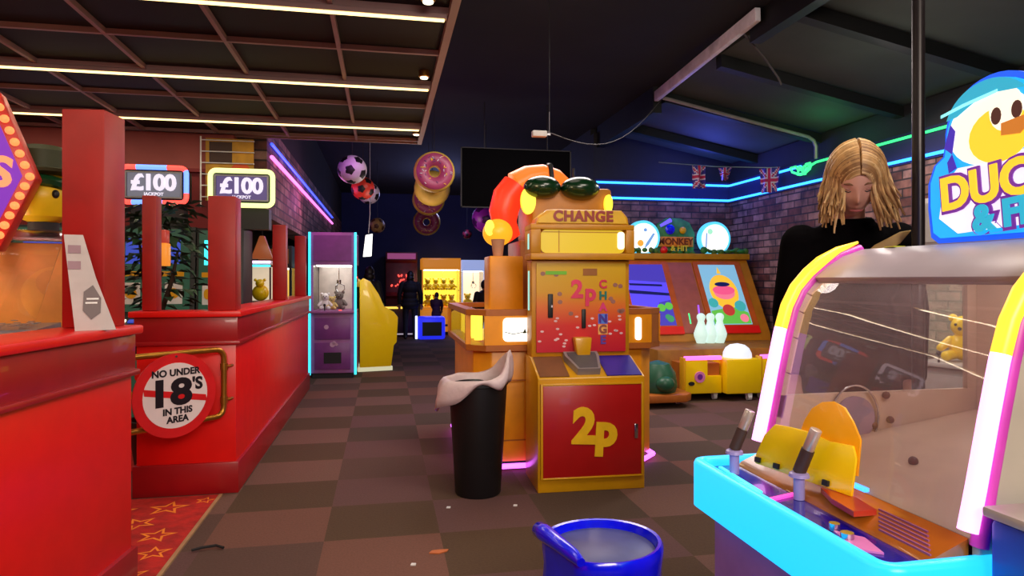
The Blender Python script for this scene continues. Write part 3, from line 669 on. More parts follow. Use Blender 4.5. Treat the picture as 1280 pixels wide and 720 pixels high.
# yellow curved ride
t = thing('kiddie_ride', 'yellow curved kiddie ride right of the purple claw machine', 'kiddie ride', (-.1, 9.6, 0), 12)
prof = [(-.25, .06), (-.25, 1.28), (-.2, 1.33), (-.1, 1.28), (.02, 1.1), (.1, .92), (.24, .84), (.3, .76), (.28, .4), (.24, .36), (.2, .06)]
MB().prism(prof, 'y', -.04, .0).build('side_shell', BYEL, t, bev=.012)
MB().prism(prof, 'y', .42, .46).build('side_shell', BYEL, t, bev=.012)
MB().box(-.22, .001, .08, .17, .419, .5, bev=.01).build('tub', BLUEP, t)
MB().box(-.2, .05, .501, .12, .38, .56, bev=.015).build('seat_cushion', DARK, t)
MB().box(-.23, .001, .58, -.18, .419, 1.2, bev=.01).build('screen_board', GREEN, t)
MB().box(-.179, .05, .75, -.172, .37, 1.08).build('screen_pane', SCRB, t)
MB().tube([(.02, .2, .7), (.0, .2, .84)], .015, 10).tube([(.0 + .0, .2 + .1 * math.cos(a), .84 + .1 * math.sin(a)) for a in [k * PI / 8 for k in range(16)]], .012, 8, closed=True).build('steering_wheel', BLACK, t)
MB().box(-.27, -.03, 0, .22, .45, .059).build('plinth', emit('pale_plinth_glow', (.9, .9, .6, 1), .5), t)
# ================================================================== FAR END OF THE HALL
t = claw_machine('claw_machine', 'bright yellow lit claw machine against the dark blue far wall', (1.34, 15.6, 0), 0, .92, .8, 1.82, emit('amber_edge_cabinet', (.9, .3, .02, 1), .5), None, emit('yellow_back', (1, .72, .05, 1), 1.4), GLOWW, None, (.62, 1.55), group='lit machines at the far wall')
for k in range(8):
    plush((1.04 + .19 * (k % 4), 15.95, .656 + .4 * (k // 4)), BYEL, 'yellow plush toy in the far yellow claw machine', 'plush toys in the far claw machine', 1.3)
t_ = MB().box(.9, 15.85, 1.03, 1.78, 16.15, 1.055).build('glass_shelf', CLEAR); tag(t_, 'clear shelf across the inside of the far yellow claw machine', 'shelf')
claw_machine('claw_machine', 'pale blue and white lit claw machine right of the far yellow one', (2.1, 15.6, 0), 0, .56, .8, 1.78, emit('pale_blue_cabinet', (.45, .55, .95, 1), .6), None, emit('peach_back', (1, .75, .5, 1), 1.1), GLOWW, None, (.62, 1.52), group='lit machines at the far wall')
plush((2.0, 15.95, .656), BYEL, 'yellow plush toy in the far pale blue claw machine', 'plush toys in the far pale machine', 1.4)
t = thing('arcade_cabinet', 'dim red arcade cabinet with red dot lights at the far wall', 'arcade cabinet', (.42, 16.2, 0))
MB().prism([(0, 0), (0, .85), (-.1, .92), (.05, 1.0), (.1, 1.72), (-.02, 1.78), (-.02, 1.98), (.5, 1.98), (.5, 0)], 'x', -.38, .38).build('cabinet', mat('maroon_cabinet', rgb(95, 18, 28), .5, var=.2), t, bev=.01)
b = MB(); rnd = random.Random(2)
for k in range(26): b.ell((rnd.uniform(-.26, .26), .035, rnd.uniform(1.15, 1.42)), .022, 8, 6)
b.build('dot_lights', NRED, t)
MB().box(-.34, -.03, 1.81, .34, -.021, 1.95).build('marquee', emit('dim_red_violet_marquee', (.35, .05, .2, 1), .6), t)
t = thing('game_counter', 'dark game counter with one glowing amber edge in front of the dim red cabinet', 'counter', (.33, 15.2, 0))
MB().box(-.5, 0, 0, .42, .6, .66).build('body', mat('dark_maroon_base', rgb(60, 20, 30), .5), t, bev=.01)
MB().box(-.52, -.05, .661, .44, .62, .7, bev=.006).build('counter_top', DARK, t)
MB().cyl((-.5, -.06, .67), (.42, -.06, .67), .025, seg=12).build('edge_light', emit('amber_edge', (1, .6, .08, 1), 1.4), t)
MB().box(-.45, -.012, .05, .36, -.001, .08).build('foot_light', emit('dim_white_bar', (.7, .6, .7, 1), .5), t)
# hanging inflatables
def hung(t, z, top=3.5): MB().cyl((0, 0, z), (0, 0, top), .004, seg=6).build('string', DARK, t)
def donut(loc, label, R=.25, rz=0):
    t = thing('inflatable_donut', label, 'inflatable donut', loc, rz, 'inflatable donuts in a row under the ceiling')
    Q = Matrix.Rotation(PI / 2, 4, 'X'); r = R * .38; c = R - r
    prof = [(c + r * math.cos(a), r * .95 * math.sin(a)) for a in [k * 2 * PI / 24 for k in range(25)]]
    def ring(p, nm, m):
        f = MB(); rings = []; seg = 40
        for (q, z) in p: rings.append([f.bm.verts.new(Q @ Vector((q * math.cos(2 * PI * k / seg), q * math.sin(2 * PI * k / seg), z))) for k in range(seg)])
        for a, b_ in zip(rings, rings[1:]):
            for k in range(seg): f.bm.faces.new((a[k], a[(k + 1) % seg], b_[(k + 1) % seg], b_[k]))
        bmesh.ops.recalc_face_normals(f.bm, faces=f.bm.faces)
        return f.build(nm, m, t, ang=80)
    ring([(c + r * math.cos(a), r * 1.0 * math.sin(a)) for a in [k * 2 * PI / 24 for k in range(25)]], 'dough_ring', mat('dough_yellow', rgb(230, 195, 80), .5, var=.12))
    ring([(c + r * 1.04 * math.cos(a), r * 1.05 * math.sin(a)) for a in [math.radians(48 + k * 100 / 14) for k in range(15)]], 'icing', mat('pink_icing', rgb(170, 70, 110), .4, var=.15))
    b = MB(); rnd = random.Random(int(loc[1] * 10))
    for k in range(34):
        a = rnd.uniform(0, 2 * PI); q = c + rnd.uniform(-.5, .5) * r; y = -(r * 1.06) * math.sqrt(max(.05, 1 - ((q - c) / r) ** 2)) - .002; an = rnd.uniform(0, PI)
        p = Vector((q * math.cos(a), y, q * math.sin(a))); u = Vector((math.cos(an), 0, math.sin(an))) * .012
        b.m(k % 3).cap(p - u, p + u, .005, seg=6)
    sp_ = b.build('sprinkles', [WHITE, BYEL, mat('purple_sprinkle', rgb(90, 20, 110), .4)], t); tag(sp_, kind='stuff')
    MB().cyl((0, 0, R), (0, 0, 3.5 - loc[2]), .004, seg=6).build('string', DARK, t)
donut((.60, 8.0, 2.61), 'nearest hanging inflatable donut with pink icing, in front of the row')
donut((.66, 9.2, 2.58), 'second inflatable donut, its plain yellow back showing below the nearest one', .25, 180)
donut((.70, 10.56, 2.59), 'third inflatable donut, lower in the hanging row', .26)
donut((.83, 13.1, 2.45), 'fourth inflatable donut, lowest and farthest of the hanging row', .27)
def ball(loc, r, m, m2, label, spots=True):
    t = thing('inflatable_ball', label, 'inflatable ball', loc, 0, 'inflatable balls under the ceiling')
    MB().ell((0, 0, 0), r, 32, 20).build('ball_skin', m, t)
    if spots:
        b = MB(); rnd = random.Random(int(loc[0] * 100))
        ph = (1 + 5 ** .5) / 2
        for v in [(0, s1, s2 * ph) for s1 in (-1, 1) for s2 in (-1, 1)] + [(s1, s2 * ph, 0) for s1 in (-1, 1) for s2 in (-1, 1)] + [(s2 * ph, 0, s1) for s1 in (-1, 1) for s2 in (-1, 1)]:
            n = Vector(v).normalized(); n.rotate(Euler((.35, .2, .5))); q = n.to_track_quat('Z', 'Y').to_matrix().to_4x4(); q.translation = n * r * .915
            b.lathe([(r * .36, 0), (r * .36, r * .035), (r * .2, r * .09), (.001, r * .098)], (0, 0, 0), 5, q)
        b.build('pentagon_patches', m2, t)
    MB().cyl((0, 0, r), (0, 0, 3.5 - loc[2]), .004, seg=6).build('string', DARK, t)
BW = mat('ball_white', rgb(215, 205, 215), .4)
ball((-.37, 8.0, 2.61), .17, BW, BLACK, 'black and white football balloon, nearest of the hanging ball cluster')
ball((-.27, 8.8, 2.5), .15, mat('ball_red', rgb(215, 60, 40), .4), BLACK, 'red football balloon hanging between the two black and white ones')
ball((-.22, 9.9, 2.58), .16, BW, BLACK, 'black and white football balloon, lowest of the hanging ball cluster')
ball((-.12, 12.4, 2.31), .14, mat('ball_tan', rgb(185, 150, 90), .5), BROWN, 'small tan ball hanging above the yellow kiddie ride')
ball((1.42, 9.2, 2.17), .2, mat('ball_purple', rgb(150, 40, 190), .3), mat('ball_violet', rgb(60, 10, 90), .3), 'purple inflatable ball hanging left of the orange arch')
ball((1.75, 14.0, 2.28), .1, mat('ball_maroon', rgb(140, 30, 50), .5), BLACK, 'tiny maroon ball hanging far back under the ceiling')
# ================================================================== CHANGE MACHINE, BIN, ISLAND
t = thing('change_machine', 'yellow change machine with a red door marked 2p, standing by the black bin', 'change machine', (1.259, 3.877, 0), -2)
CYEL = mat('change_yellow', rgb(205, 150, 8), .35, var=.06, coat=.3); COCH = mat('change_ochre', rgb(188, 128, 10), .4, var=.1)
DOOR = mat('door_red', rgb(165, 12, 14), .35, var=.06, coat=.3)
b = MB().prism([(0, 0), (0, .69), (.0, .7), (.25, .8), (.42, .8), (.42, 0)], 'x', -.34, .34); b.build('base_cabinet', CYEL, t, bev=.006)
d = MB().box(-.312, -.018, .095, .312, -.001, .655, bev=.004).build('door', DOOR, t)
b = MB()
b.box(-.325, -.022, .085, -.312, -.002, .665).box(.312, -.022, .085, .325, -.002, .665).box(-.312, -.022, .655, .312, -.002, .666).box(-.312, -.022, .084, .312, -.002, .095)
b.build('door_frame', CYEL, d, bev=.002)
b = MB().mesh(text_mesh('2', .29, .004, .014), put(-.055, -.0205, .395, 0, 0, -3)).mesh(text_mesh('p', .27, .004, .014), put(.085, -.0205, .37, 0, 0, -3))
b.build('lettering', mat('letter_yellow', rgb(225, 180, 20), .4), d)
MB().box(.265, -.028, .32, .288, -.0185, .41, bev=.004).build('lock', CHROME, d)
# coin tray on the slope
M = Matrix.Translation((0, .0, .7)) @ Matrix.Rotation(math.atan2(.1, .25), 4, 'X')
MB().box(-.325, .01, .001, -.14, .262, .007, M).build('tray_panel', mat('tray_brown', rgb(120, 78, 50), .5), t)
MB().box(.1, .01, .001, .325, .262, .007, M).build('tray_panel', mat('tray_blue', rgb(40, 30, 150), .35), t)
b = MB().prism([(-.13, .2), (-.085, .03), (.06, .03), (.095, .2), (.095, .255), (-.13, .255)], 'z', .001, .045, M); b.m(1).prism([(-.11, .2), (-.072, .042), (.047, .042), (.077, .2), (.077, .24), (-.11, .24)], 'z', .0455, .047, M)
b.build('coin_cup', [mat('cup_grey', rgb(150, 145, 150), .35, .4), mat('cup_inside', rgb(80, 78, 84), .5)], t)
# upper cabinet
MB().box(-.33, .26, .801, .33, .42, 1.43).build('upper_cabinet', COCH, t, bev=.006)
def grad():
    m = bpy.data.materials.new('printed_panel'); m.use_nodes = True; nt = m.node_tree; bb = nt.nodes['Principled BSDF']; bb.inputs['Roughness'].default_value = .35
    g = nt.nodes.new('ShaderNodeTexCoord'); sp = nt.nodes.new('ShaderNodeSeparateXYZ'); r = nt.nodes.new('ShaderNodeValToRGB')
    mr = nt.nodes.new('ShaderNodeMapRange'); mr.inputs[1].default_value = .83; mr.inputs[2].default_value = 1.41
    nt.links.new(g.outputs['Object'], sp.inputs[0]); nt.links.new(sp.outputs[2], mr.inputs[0]); nt.links.new(mr.outputs[0], r.inputs[0])
    e = r.color_ramp.elements; e[0].color = rgb(190, 20, 45); e[1].color = rgb(205, 165, 12)
    k = e.new(.3); k.color = rgb(205, 45, 40); k = e.new(.52); k.color = rgb(215, 110, 40); k = e.new(.68); k.color = rgb(205, 150, 15)
    nt.links.new(r.outputs[0], bb.inputs['Base Color']); return m
MB().box(-.3, .246, .83, .3, .259, 1.41).build('printed_panel', grad(), t)
b = MB().mesh(text_mesh('2', .16, .002, .006), put(-.03, .243, 1.235)).mesh(text_mesh('p', .15, .002, .006), put(.06, .243, 1.215))
b.build('pink_lettering', mat('letter_pink', rgb(215, 50, 95), .4), t)
b = MB()
for k, (ch, y) in enumerate(zip('CHANGE', (1.27, 1.195, 1.12, 1.045, .975, .905))):
    b.m(k).mesh(text_mesh(ch, .075, .002, .003), put(.145, .243, y))
    if k in (3, 4): b.m(6 + k - 3).box(.145 - .032, .2455, y - .033, .145 + .032, .2459, y + .033)
b.build('column_lettering', [mat('c1', rgb(200, 30, 70)), mat('c2', rgb(20, 110, 100)), mat('c3', rgb(220, 50, 120)), mat('c4', rgb(70, 40, 150)), mat('c5', rgb(140, 70, 60)), mat('c6', rgb(90, 60, 160)), mat('c7', rgb(80, 120, 220)), mat('c8', rgb(235, 170, 90))], t)
MB().box(-.225, .236, 1.055, -.192, .2455, 1.21, bev=.004).build('coin_slot', BLACK, t); MB().box(.0, .236, .985, .028, .2455, 1.11, bev=.004).build('coin_slot', BLACK, t)
MB().box(-.208, .228, 1.12, -.195, .2355, 1.14).build('slot_lever', CHROME, t)
MB().box(-.24, .2425, 1.335, -.1, .2458, 1.358).build('green_notice', mat('print_green', rgb(110, 190, 40)), t); MB().box(.01, .2425, 1.33, .105, .2458, 1.375).build('bronze_notice', mat('print_bronze', rgb(150, 90, 25)), t)
b = MB(); rnd = random.Random(11)
for k in range(64):
    x, z = rnd.uniform(-.28, .28), rnd.uniform(.85, 1.1 if k < 40 else 1.36)
    if abs(x - .145) < .045 or abs(x - .014) < .04 or abs(x + .21) < .035 or (abs(x) < .14 and z > 1.15): continue
    b.m(0 if z < 1.08 else 1).prism(circ(x, z, .012 if z < 1.08 else .016, 10, .007 if z < 1.08 else .014), 'y', .2435, .2458)
pc_ = b.build('printed_coins', [mat('coin_pale', rgb(225, 190, 195), .4), mat('coin_bronze', rgb(150, 100, 90), .4)], t); tag(pc_, kind='stuff')
MB().prism([(-.065, .93), (.05, .93), (.035, .77), (-.04, .77)], 'y', .17, .245).build('coin_chute', CYEL, t, bev=.008)
# hood with its lit window and arched header
ZH0, ZH1 = 1.431, 1.66
b = MB(); o_ = rrect(-.345, ZH0, .345, ZH1, .012, 2); i_ = rrect(-.275, 1.475, .285, 1.625, .035, 5)
b.box(-.345, .2, ZH0, .345, .42, 1.474).box(-.345, .2, 1.626, .345, .42, ZH1).box(-.345, .2, 1.4741, -.28, .42, 1.6259).box(.29, .2, 1.4741, .345, .42, 1.6259)
b.build('hood', COCH, t, bev=.004)
MB().prism(i_, 'y', .222, .235).build('lit_window', emit('yellow_lit_window', (.62, .42, .012, 1), .85), t)
b = MB().box(-.16, .2185, 1.48, -.154, .2215, 1.62).box(-.27, .2185, 1.608, .28, .2215, 1.613); b.build('window_divider', COCH, t)
MB().prism(rrect(.235, 1.5, .282, 1.615, .018, 4), 'y', .214, .2215).build('bright_spot', emit('painted_bright_spot', (1, .9, .65, 1), 1.2), t)  # glowing patch put in for light from elsewhere showing in the window
MB().prism([(-.31, 1.661), (.31, 1.661), (.3, 1.71), (.26, 1.755), (-.2, 1.755), (-.24, 1.75), (-.3, 1.7)], 'y', .21, .4).build('header', CYEL, t, bev=.004)
MB().prism([(-.3, 1.668), (.295, 1.668), (.285, 1.707), (.25, 1.747), (-.2, 1.747), (-.285, 1.7)], 'y', .203, .2095).build('header_panel', mat('header_yellow', rgb(215, 170, 20), .4), t)
MB().mesh(text_mesh('CHANGE', .092, .003, .004, spacing=1.08), put(0, .2, 1.71)).build('lettering', mat('letter_maroon', rgb(140, 35, 25), .4), t)
MB().box(-.3465, .26, 1.5, -.3455, .31, 1.6).build('side_lamp', emit('pale_cyan_lamp', (.3, .8, .75, 1), 1.0), t)
MB().box(-.335, .33, 1.1, -.331, .36, 1.36).build('side_lamp', emit('pale_cyan_lamp', (.3, .8, .75, 1)), t)

t = thing('waste_bin', 'black round waste bin beside the change machine', 'bin', (.565, 3.985, 0))
MB().lathe([(.135, 0), (.14, .01), (.178, .66), (.186, .665), (.186, .69), (.176, .692), (.168, .66), (.13, .03)], seg=40).build('bucket', mat('bin_black', rgb(14, 14, 18), .42), t)
# pale bag hanging over the rim
def bag():
    bm = bmesh.new(); seg, prof = 40, []
    rows = 9
    vs = []
    for j in range(rows):
        row = []
        for k in range(seg):
            a = 2 * PI * k / seg
            left = max(0, math.cos(a - PI)) ** 2; front = max(0, math.cos(a + PI / 2)) ** 4
            right = max(0, math.cos(a)) ** 3
            drop = .045 + .16 * left + .02 * math.sin(5 * a)
            u = j / (rows - 1)
            if u < .3: r = .165 + .05 * u; z = .62 + .3 * u + .20 * right * u / .3 * (1 - .1)
            else:
                w = (u - .3) / .7
                r = .19 + .02 * math.sin(w * PI) + .07 * left * w + .012 * math.sin(7 * a + 3 * w)
                z = .712 + .18 * right * (1 - w) - drop * w + .035 * left * math.sin(w * PI)
            row.append(bm.verts.new((r * math.cos(a), r * math.sin(a), z)))
        vs.append(row)
    for p, q in zip(vs, vs[1:]):
        for k in range(seg): bm.faces.new((p[k], p[(k + 1) % seg], q[(k + 1) % seg], q[k]))
    me = bpy.data.meshes.new('bin_bag'); bm.to_mesh(me); bm.free()
    o = obj_from(me, 'bin_bag', mat('bag_plastic', rgb(205, 185, 190), .4, bump=.5, bscale=18)); o.location = (.565, 3.985, 0)
    sd = o.modifiers.new('thick', 'SOLIDIFY'); sd.thickness = .003
    tag(o, 'pale plastic bag folded over the rim of the black bin', 'bag')
bag()

# island coin pusher
t = thing('coin_pusher_island', 'large orange island coin pusher behind the change machine', 'coin pusher', (1.255, 5.10, 0))
def oct_(hx, hy, c): return [(-hx, -hy + c), (-hx + c, -hy), (hx - c, -hy), (hx, -hy + c), (hx, hy - c), (hx - c, hy), (-hx + c, hy), (-hx, hy - c)]
def ringp(o_, i_, z0, z1, b):
    n = len(o_)
    for k in range(n):
        j = (k + 1) % n
        b.prism([o_[k], o_[j], i_[j], i_[k]], 'z', z0, z1)
MB().prism(oct_(.65, .70, .11), 'z', .06, .82).build('base_cabinet', ORANGE, t, bev=.01)
MB().prism(oct_(.61, .66, .1), 'z', .0, .059).build('plinth', DARK, t)
MB().tube([(x, y, .035) for x, y in oct_(.67, .72, .115)], .018, 8, closed=True).build('floor_neon', emit('violet_neon', (.75, .12, 1, 1), 3), t)
b = MB(); ringp(oct_(.705, .76, .12), oct_(.52, .56, .08), .821, .86, b); b.build('coin_ledge', OBROWN, t)
MB().prism(oct_(.54, .58, .08), 'z', .861, .875).build('coin_bed', emit('lit_coin_bed', (.8, .55, .1, 1), .7), t)
b = MB(); ringp(oct_(.705, .76, .12), oct_(.63, .68, .1), 1.06, 1.1, b); b.build('top_rail', OBROWN, t)
pts = oct_(.69, .74, .115)
for k in range(8):
    p = Vector(pts[k]); MB().box(p.x - .018, p.y - .018, .861, p.x + .018, p.y + .018, 1.059).build('window_post', ORANGE, t)
b = MB()
for k in range(8):
    p, q = Vector(pts[k]), Vector(pts[(k + 1) % 8]); d_ = (q - p).normalized() * .02; n_ = Vector((d_.y, -d_.x)).normalized() * .004
    b.prism([tuple(p + d_), tuple(q - d_), tuple(q - d_ + n_), tuple(p + d_ + n_)], 'z', .861, 1.059)
b.build('window_glass', CLEAR, t)
# lit yellow vertical lamps behind the left windows; white lit panels at front and right
b = MB()
for k in range(6): b.cyl((-.6, -.5 + .16 * k, .876), (-.6, -.5 + .16 * k, 1.055), .03, seg=12)
b.build('yellow_lamps', emit('yellow_tube', (1, .75, .06, 1), 1.8), t)
MB().box(-.56, -.772, .62, -.3, -.77, .63).box(-.52, -.701, .2, .5, -.7005, .21).build('trim_line', OBROWN, t)
WPAN = emit('white_lit_label', (1, .95, .85, 1), 1.6)
MB().prism(rrect(-.47, .885, -.2, 1.045, .03), 'y', -.765, -.7565).build('front_panel_light', WPAN, t)
b = MB().tube([(-.46, -.766, .95), (-.4, -.766, .935), (-.32, -.766, .95), (-.25, -.766, .94), (-.21, -.766, .945)], .0025, 6).prism([(-.335, .94), (-.31, .94), (-.32, .975)], 'y', -.768, -.7652).prism(circ(-.24, 1.01, .014, 12), 'y', -.768, -.7652)
b.build('panel_print', mat('print_dark_green', rgb(30, 60, 40)), t)
MB().prism(rrect(-.585, .861, .585, 1.059, .01), 'y', -.756, -.746).build('front_panel', ORANGE, t)
for ax, ay, bx, by in ((.705, -.62, .705, .62), (.6, -.747, .7, -.64)):
    q_ = Vector((by - ay, ax - bx)).normalized() * .012
    MB().prism([(ax, ay), (bx, by), (bx - q_.x, by - q_.y), (ax - q_.x, ay - q_.y)], 'z', .861, 1.059).build('side_panel', OBROWN, t)
MB().prism(rrect(.47, .88, .515, 1.04, .018), 'y', -.765, -.7565).build('corner_light', WPAN, t)
# tower
TSH = Matrix.Translation((.095, -.05, 0))
_old = MB.build
def _sh(s, *a, **k):
    bmesh.ops.transform(s.bm, matrix=TSH, verts=s.bm.verts); return _old(s, *a, **k)
MB.build = _sh
MB().box(-.34, -.2, .876, .34, .3, 1.6).build('tower', OBROWN, t, bev=.01)
MB().box(-.6, -.36, .876, -.35, -.1, 1.475).build('side_tower', ORANGE, t, bev=.01)
FACE = mat('mascot_yellow', rgb(225, 160, 20), .4, var=.08)
hd = MB().box(-.28, -.34, 1.601, .34, .2, 1.99).build('head_box', mat('head_amber', rgb(190, 120, 20), .45), t, bev=.03)
MB().ell((-.21, -.36, 1.98), (.14, .12, .085), 24, 14).ell((.08, -.36, 1.98), (.15, .12, .085), 24, 14).build('green_domes', mat('dome_green', rgb(8, 48, 22), .25, coat=.4), hd)
b = MB().prism(circ(-.315, 1.88, .055, 20, .1), 'y', -.38, -.34).prism(circ(.3, 1.87, .03, 16, .07), 'y', -.38, -.34); b.build('yellow_side_lamps', emit('yellow_lamp_disc', (1, .8, .05, 1), 1.1), hd)
arc = [(-.36 + .0, -.05, 1.62), (-.43, -.05, 1.72), (-.44, -.05, 1.83), (-.41, -.05, 1.94), (-.34, -.05, 2.03), (-.24, -.05, 2.095), (-.13, -.05, 2.12), (-.02, -.05, 2.10), (.06, -.05, 2.05), (.1, -.05, 2.0)]
MB().tube(arc[:5], [.06, .095, .115, .12, .115], 24).build('red_arch', emit('glowing_red_arch', (1, .035, .01, 1), 1.1), t, ang=60); MB().tube(arc[4:], [.115, .1, .085, .07, .05, .02], 24).build('orange_arch', emit('glowing_orange_arch', (1, .16, .015, 1), 1.2), t, ang=60)
MB().tube([(-.075, -.13, 2.06), (-.08, -.14, 2.11), (-.08, -.1, 2.19), (-.08, -.04, 2.2)], .02, 10).build('black_strap', BLACK, t); MB().tube([(.12, -.05, 1.98), (.12, -.06, 2.18)], .012, 8).build('black_strap', BLACK, t)
MB().ell((-.5, -.12, 1.66), (.115, .11, .105), 24, 16).build('small_lamp_head', emit('amber_lamp_head', (1, .45, .02, 1), .9), t)
MB().prism(circ(-.575, 1.69, .035, 16, .06), 'y', -.215, -.19).build('lamp_eye', emit('yellow_lamp_disc', (1, .8, .05, 1)), t)
MB.build = _old
t = thing('paper_cup', 'pale paper cup left on top of the orange side tower', 'cup', (.83, 4.8, 1.4755))
MB().lathe([(.036, 0), (.05, .12), (.053, .123), (.05, .126), (.047, .12), (.034, .006)], seg=24).build('cup_body', mat('cup_paper', rgb(190, 140, 110), .6), t)

# ================================================================== BOWLING GAME IN THE BACK RIGHT CORNER
t = thing('bowling_game', 'two lane kids bowling game with round lit signs in the brick corner', 'arcade game', (3.95, 6.5, 0))
SAD = mat('cabinet_tan', rgb(190, 120, 25), .45, var=.12)
# leaning back: screens lie on a slope from (y1.3,z.6) to (y1.85,z1.58)
ly0, lz0, ly1, lz1 = 1.25, .6, 1.83, 1.58
MB().prism([(ly0, .12), (ly0, lz0), (ly1, lz1), (2.25, lz1), (2.25, .12)], 'x', -.98, 1.0).build('back_cabinet', SAD, t, bev=.01)
ML = Matrix.Translation((0, ly0, lz0)) @ Matrix.Rotation(math.atan2(lz1 - lz0, ly1 - ly0) - PI / 2, 4, 'X')   # local: x, -y out of the slope, z up the slope
def slope_panel(pts, y0, y1, b): return b.prism(pts, 'y', y0, y1, ML)
for sx, nm in ((-.56, 0), (.5, 1)):
    f = slope_panel(rrect(sx - .34, .0, sx + .36, 1.1, .03), -.02, -.001, MB()).build('screen_frame', mat('frame_orange', rgb(190, 85, 20), .4), t)
    m_ = emit('violet_blue_screen', (.09, .06, .85, 1), 1.0) if nm == 0 else emit('pale_cyan_screen', (.25, .55, .75, 1), .7)
    s_ = slope_panel([(sx - .27, .13), (sx + .27, .13), (sx + .27, 1.04), (sx - .27, 1.04)], -.024, -.0205, MB()).build('screen', m_, f)
    slope_panel([(sx - .33, .005), (sx + .35, .005), (sx + .35, .11), (sx - .33, .11)], -.03, -.0205, MB()).build('red_band', RED, f)
    b = MB(); R_ = random.Random(4 + nm)
    if nm == 0:
        b.m(0); slope_panel([(sx - .27, .6), (sx + .27, .56), (sx + .27, .6), (sx - .27, .65)], -.027, -.0245, b)
        b.m(0); slope_panel([(sx - .25, .72), (sx + .2, .7), (sx + .2, .73), (sx - .25, .75)], -.027, -.0245, b)
        b.m(8); slope_panel([(sx - .27, .8), (sx + .27, .76), (sx + .27, 1.04), (sx - .27, 1.04)], -.0255, -.0243, b); slope_panel([(sx + .0, .13), (sx + .27, .13), (sx + .27, .5), (sx + .1, .46)], -.0255, -.0243, b)
        for k in range(9):
            b.m(1 + k % 2); slope_panel(circ(sx + R_.uniform(-.1, .25), .2 + R_.uniform(0, .25), R_.uniform(.03, .06), 14), -.0275 - k * .0003, -.0245, b)
    else:
        # a plain round smiling face, lawn, flowers
        b.m(3); slope_panel(circ(sx, .62, .2, 28, .26), -.026, -.0245, b)
        b.m(4); slope_panel(circ(sx, .6, .15, 24, .1), -.027, -.0262, b)
        b.m(5); slope_panel(circ(sx, .64, .16, 24, .07), -.028, -.0272, b)
        b.m(0); slope_panel(circ(sx, .73, .11, 20, .035), -.029, -.0282, b)
        b.m(2); slope_panel([(sx - .26, .14), (sx + .26, .14), (sx + .26, .3), (sx + .1, .38), (sx - .1, .36), (sx - .26, .33)], -.026, -.0245, b)
        b.m(6); slope_panel(circ(sx - .01, .34, .085, 20), -.0278, -.027, b)
        b.m(4); slope_panel(circ(sx + .18, .22, .06, 14), -.0285, -.0262, b); b.m(7); slope_panel(circ(sx + .17, .4, .08, 14), -.0285, -.0246, b); slope_panel(circ(sx - .2, .45, .07, 14), -.0285, -.0246, b)
        b.m(3); slope_panel([(sx, 1.0), (sx - .03, .9), (sx + .03, .9)], -.027, -.0245, b)
    b.build('screen_picture', [emit('deep_navy', (.01, .01, .12, 1), .5), emit('sc_green', (.05, .3, .12, 1), .8), emit('sc_lime', (.12, .5, .06, 1), .8), emit('sc_gold', (.9, .5, .03, 1), .9), emit('sc_pink', (.9, .2, .3, 1), .8), emit('sc_rose', (.9, .1, .25, 1), .8), emit('sc_red', (.5, .04, .03, 1), .8), emit('sc_teal', (.05, .4, .4, 1), .8), emit('sc_indigo', (.06, .04, .4, 1), .9)], s_)
slope_panel([(-.2, .02), (.14, .02), (.14, 1.08), (-.2, 1.08)], -.018, -.001, MB()).build('divider_panel', mat('divider_rose', rgb(165, 85, 70), .5), t)
b = slope_panel([(-.1, .15), (-.085, .15), (-.075, .3), (-.09, .3)], -.022, -.0185, MB()); b.build('green_light_bar', NGREEN, t)
b = slope_panel([(.02, .1), (.04, .1), (.09, .42), (.07, .42)], -.022, -.0185, MB()); b.build('violet_light_bar', emit('violet_bar', (.3, .08, 1, 1), 1.5), t)
MB().box(-1.0, 1.78, 1.581, 1.02, 2.25, 1.66).build('header_shelf', mat('shelf_yellow', rgb(185, 130, 20), .45), t, bev=.01)
for sx in (-.49, .56):
    r_ = MB().prism(circ(sx, 1.875, .235, 40), 'y', 1.9, 1.98).build('round_sign', emit('cyan_sign_rim', (.1, .6, .9, 1), 1.1), t)
    MB().prism(circ(sx, 1.87, .2, 40), 'y', 1.888, 1.8995).build('round_sign_face', emit('white_sign_face', (1, 1, .92, 1), 1.9 if sx > 0 else 1.35), r_)
    b = MB()
    if sx < 0: b.m(0).prism([(sx + .0, 1.72), (sx + .07, 1.78), (sx + .16, 1.93), (sx + .13, 1.94), (sx + .03, 1.8)], 'y', 1.884, 1.8875).prism(circ(sx + .02, 1.98, .025, 12), 'y', 1.884, 1.8875).m(1).prism(circ(sx - .05, 1.8, .045, 14), 'y', 1.884, 1.8875)
    else: b.m(0).prism([(sx - .15, 1.75), (sx - .13, 1.75), (sx - .12, 1.95), (sx - .14, 1.95)], 'y', 1.884, 1.8875).m(2).prism(circ(sx - .08, 1.97, .04, 12), 'y', 1.884, 1.8875)
    b.build('sign_print', [emit('soft_blue_print', (.2, .4, .8, 1), .8), emit('orange_print', (1, .4, .05, 1), .9), emit('mint_print', (.4, .9, .6, 1), .9)], r_)
MB().prism([(-.26, 1.661), (.3, 1.661), (.32, 1.95), (.24, 2.1), (.1, 2.16), (-.1, 2.16), (-.22, 2.08), (-.28, 1.95)], 'y', 2.02, 2.1).build('jungle_board', mat('jungle_green', rgb(60, 130, 75), .6, var=.4, scale=9), t, bev=.006)
b = MB(); R_ = random.Random(8)
for k in range(34):
    x = -.97 + 1.95 * k / 33 + R_.uniform(-.02, .02); b.m(k % 2).ell((x, R_.uniform(1.99, 2.02) if abs(x) < .3 else R_.uniform(1.8, 1.87), 1.68 + R_.uniform(0, .03)), (R_.uniform(.03, .06), .03, R_.uniform(.02, .05)), 10, 6)
b.build('leaf_clumps', [GREEN, mat('moss', rgb(70, 110, 35), .6)], t)
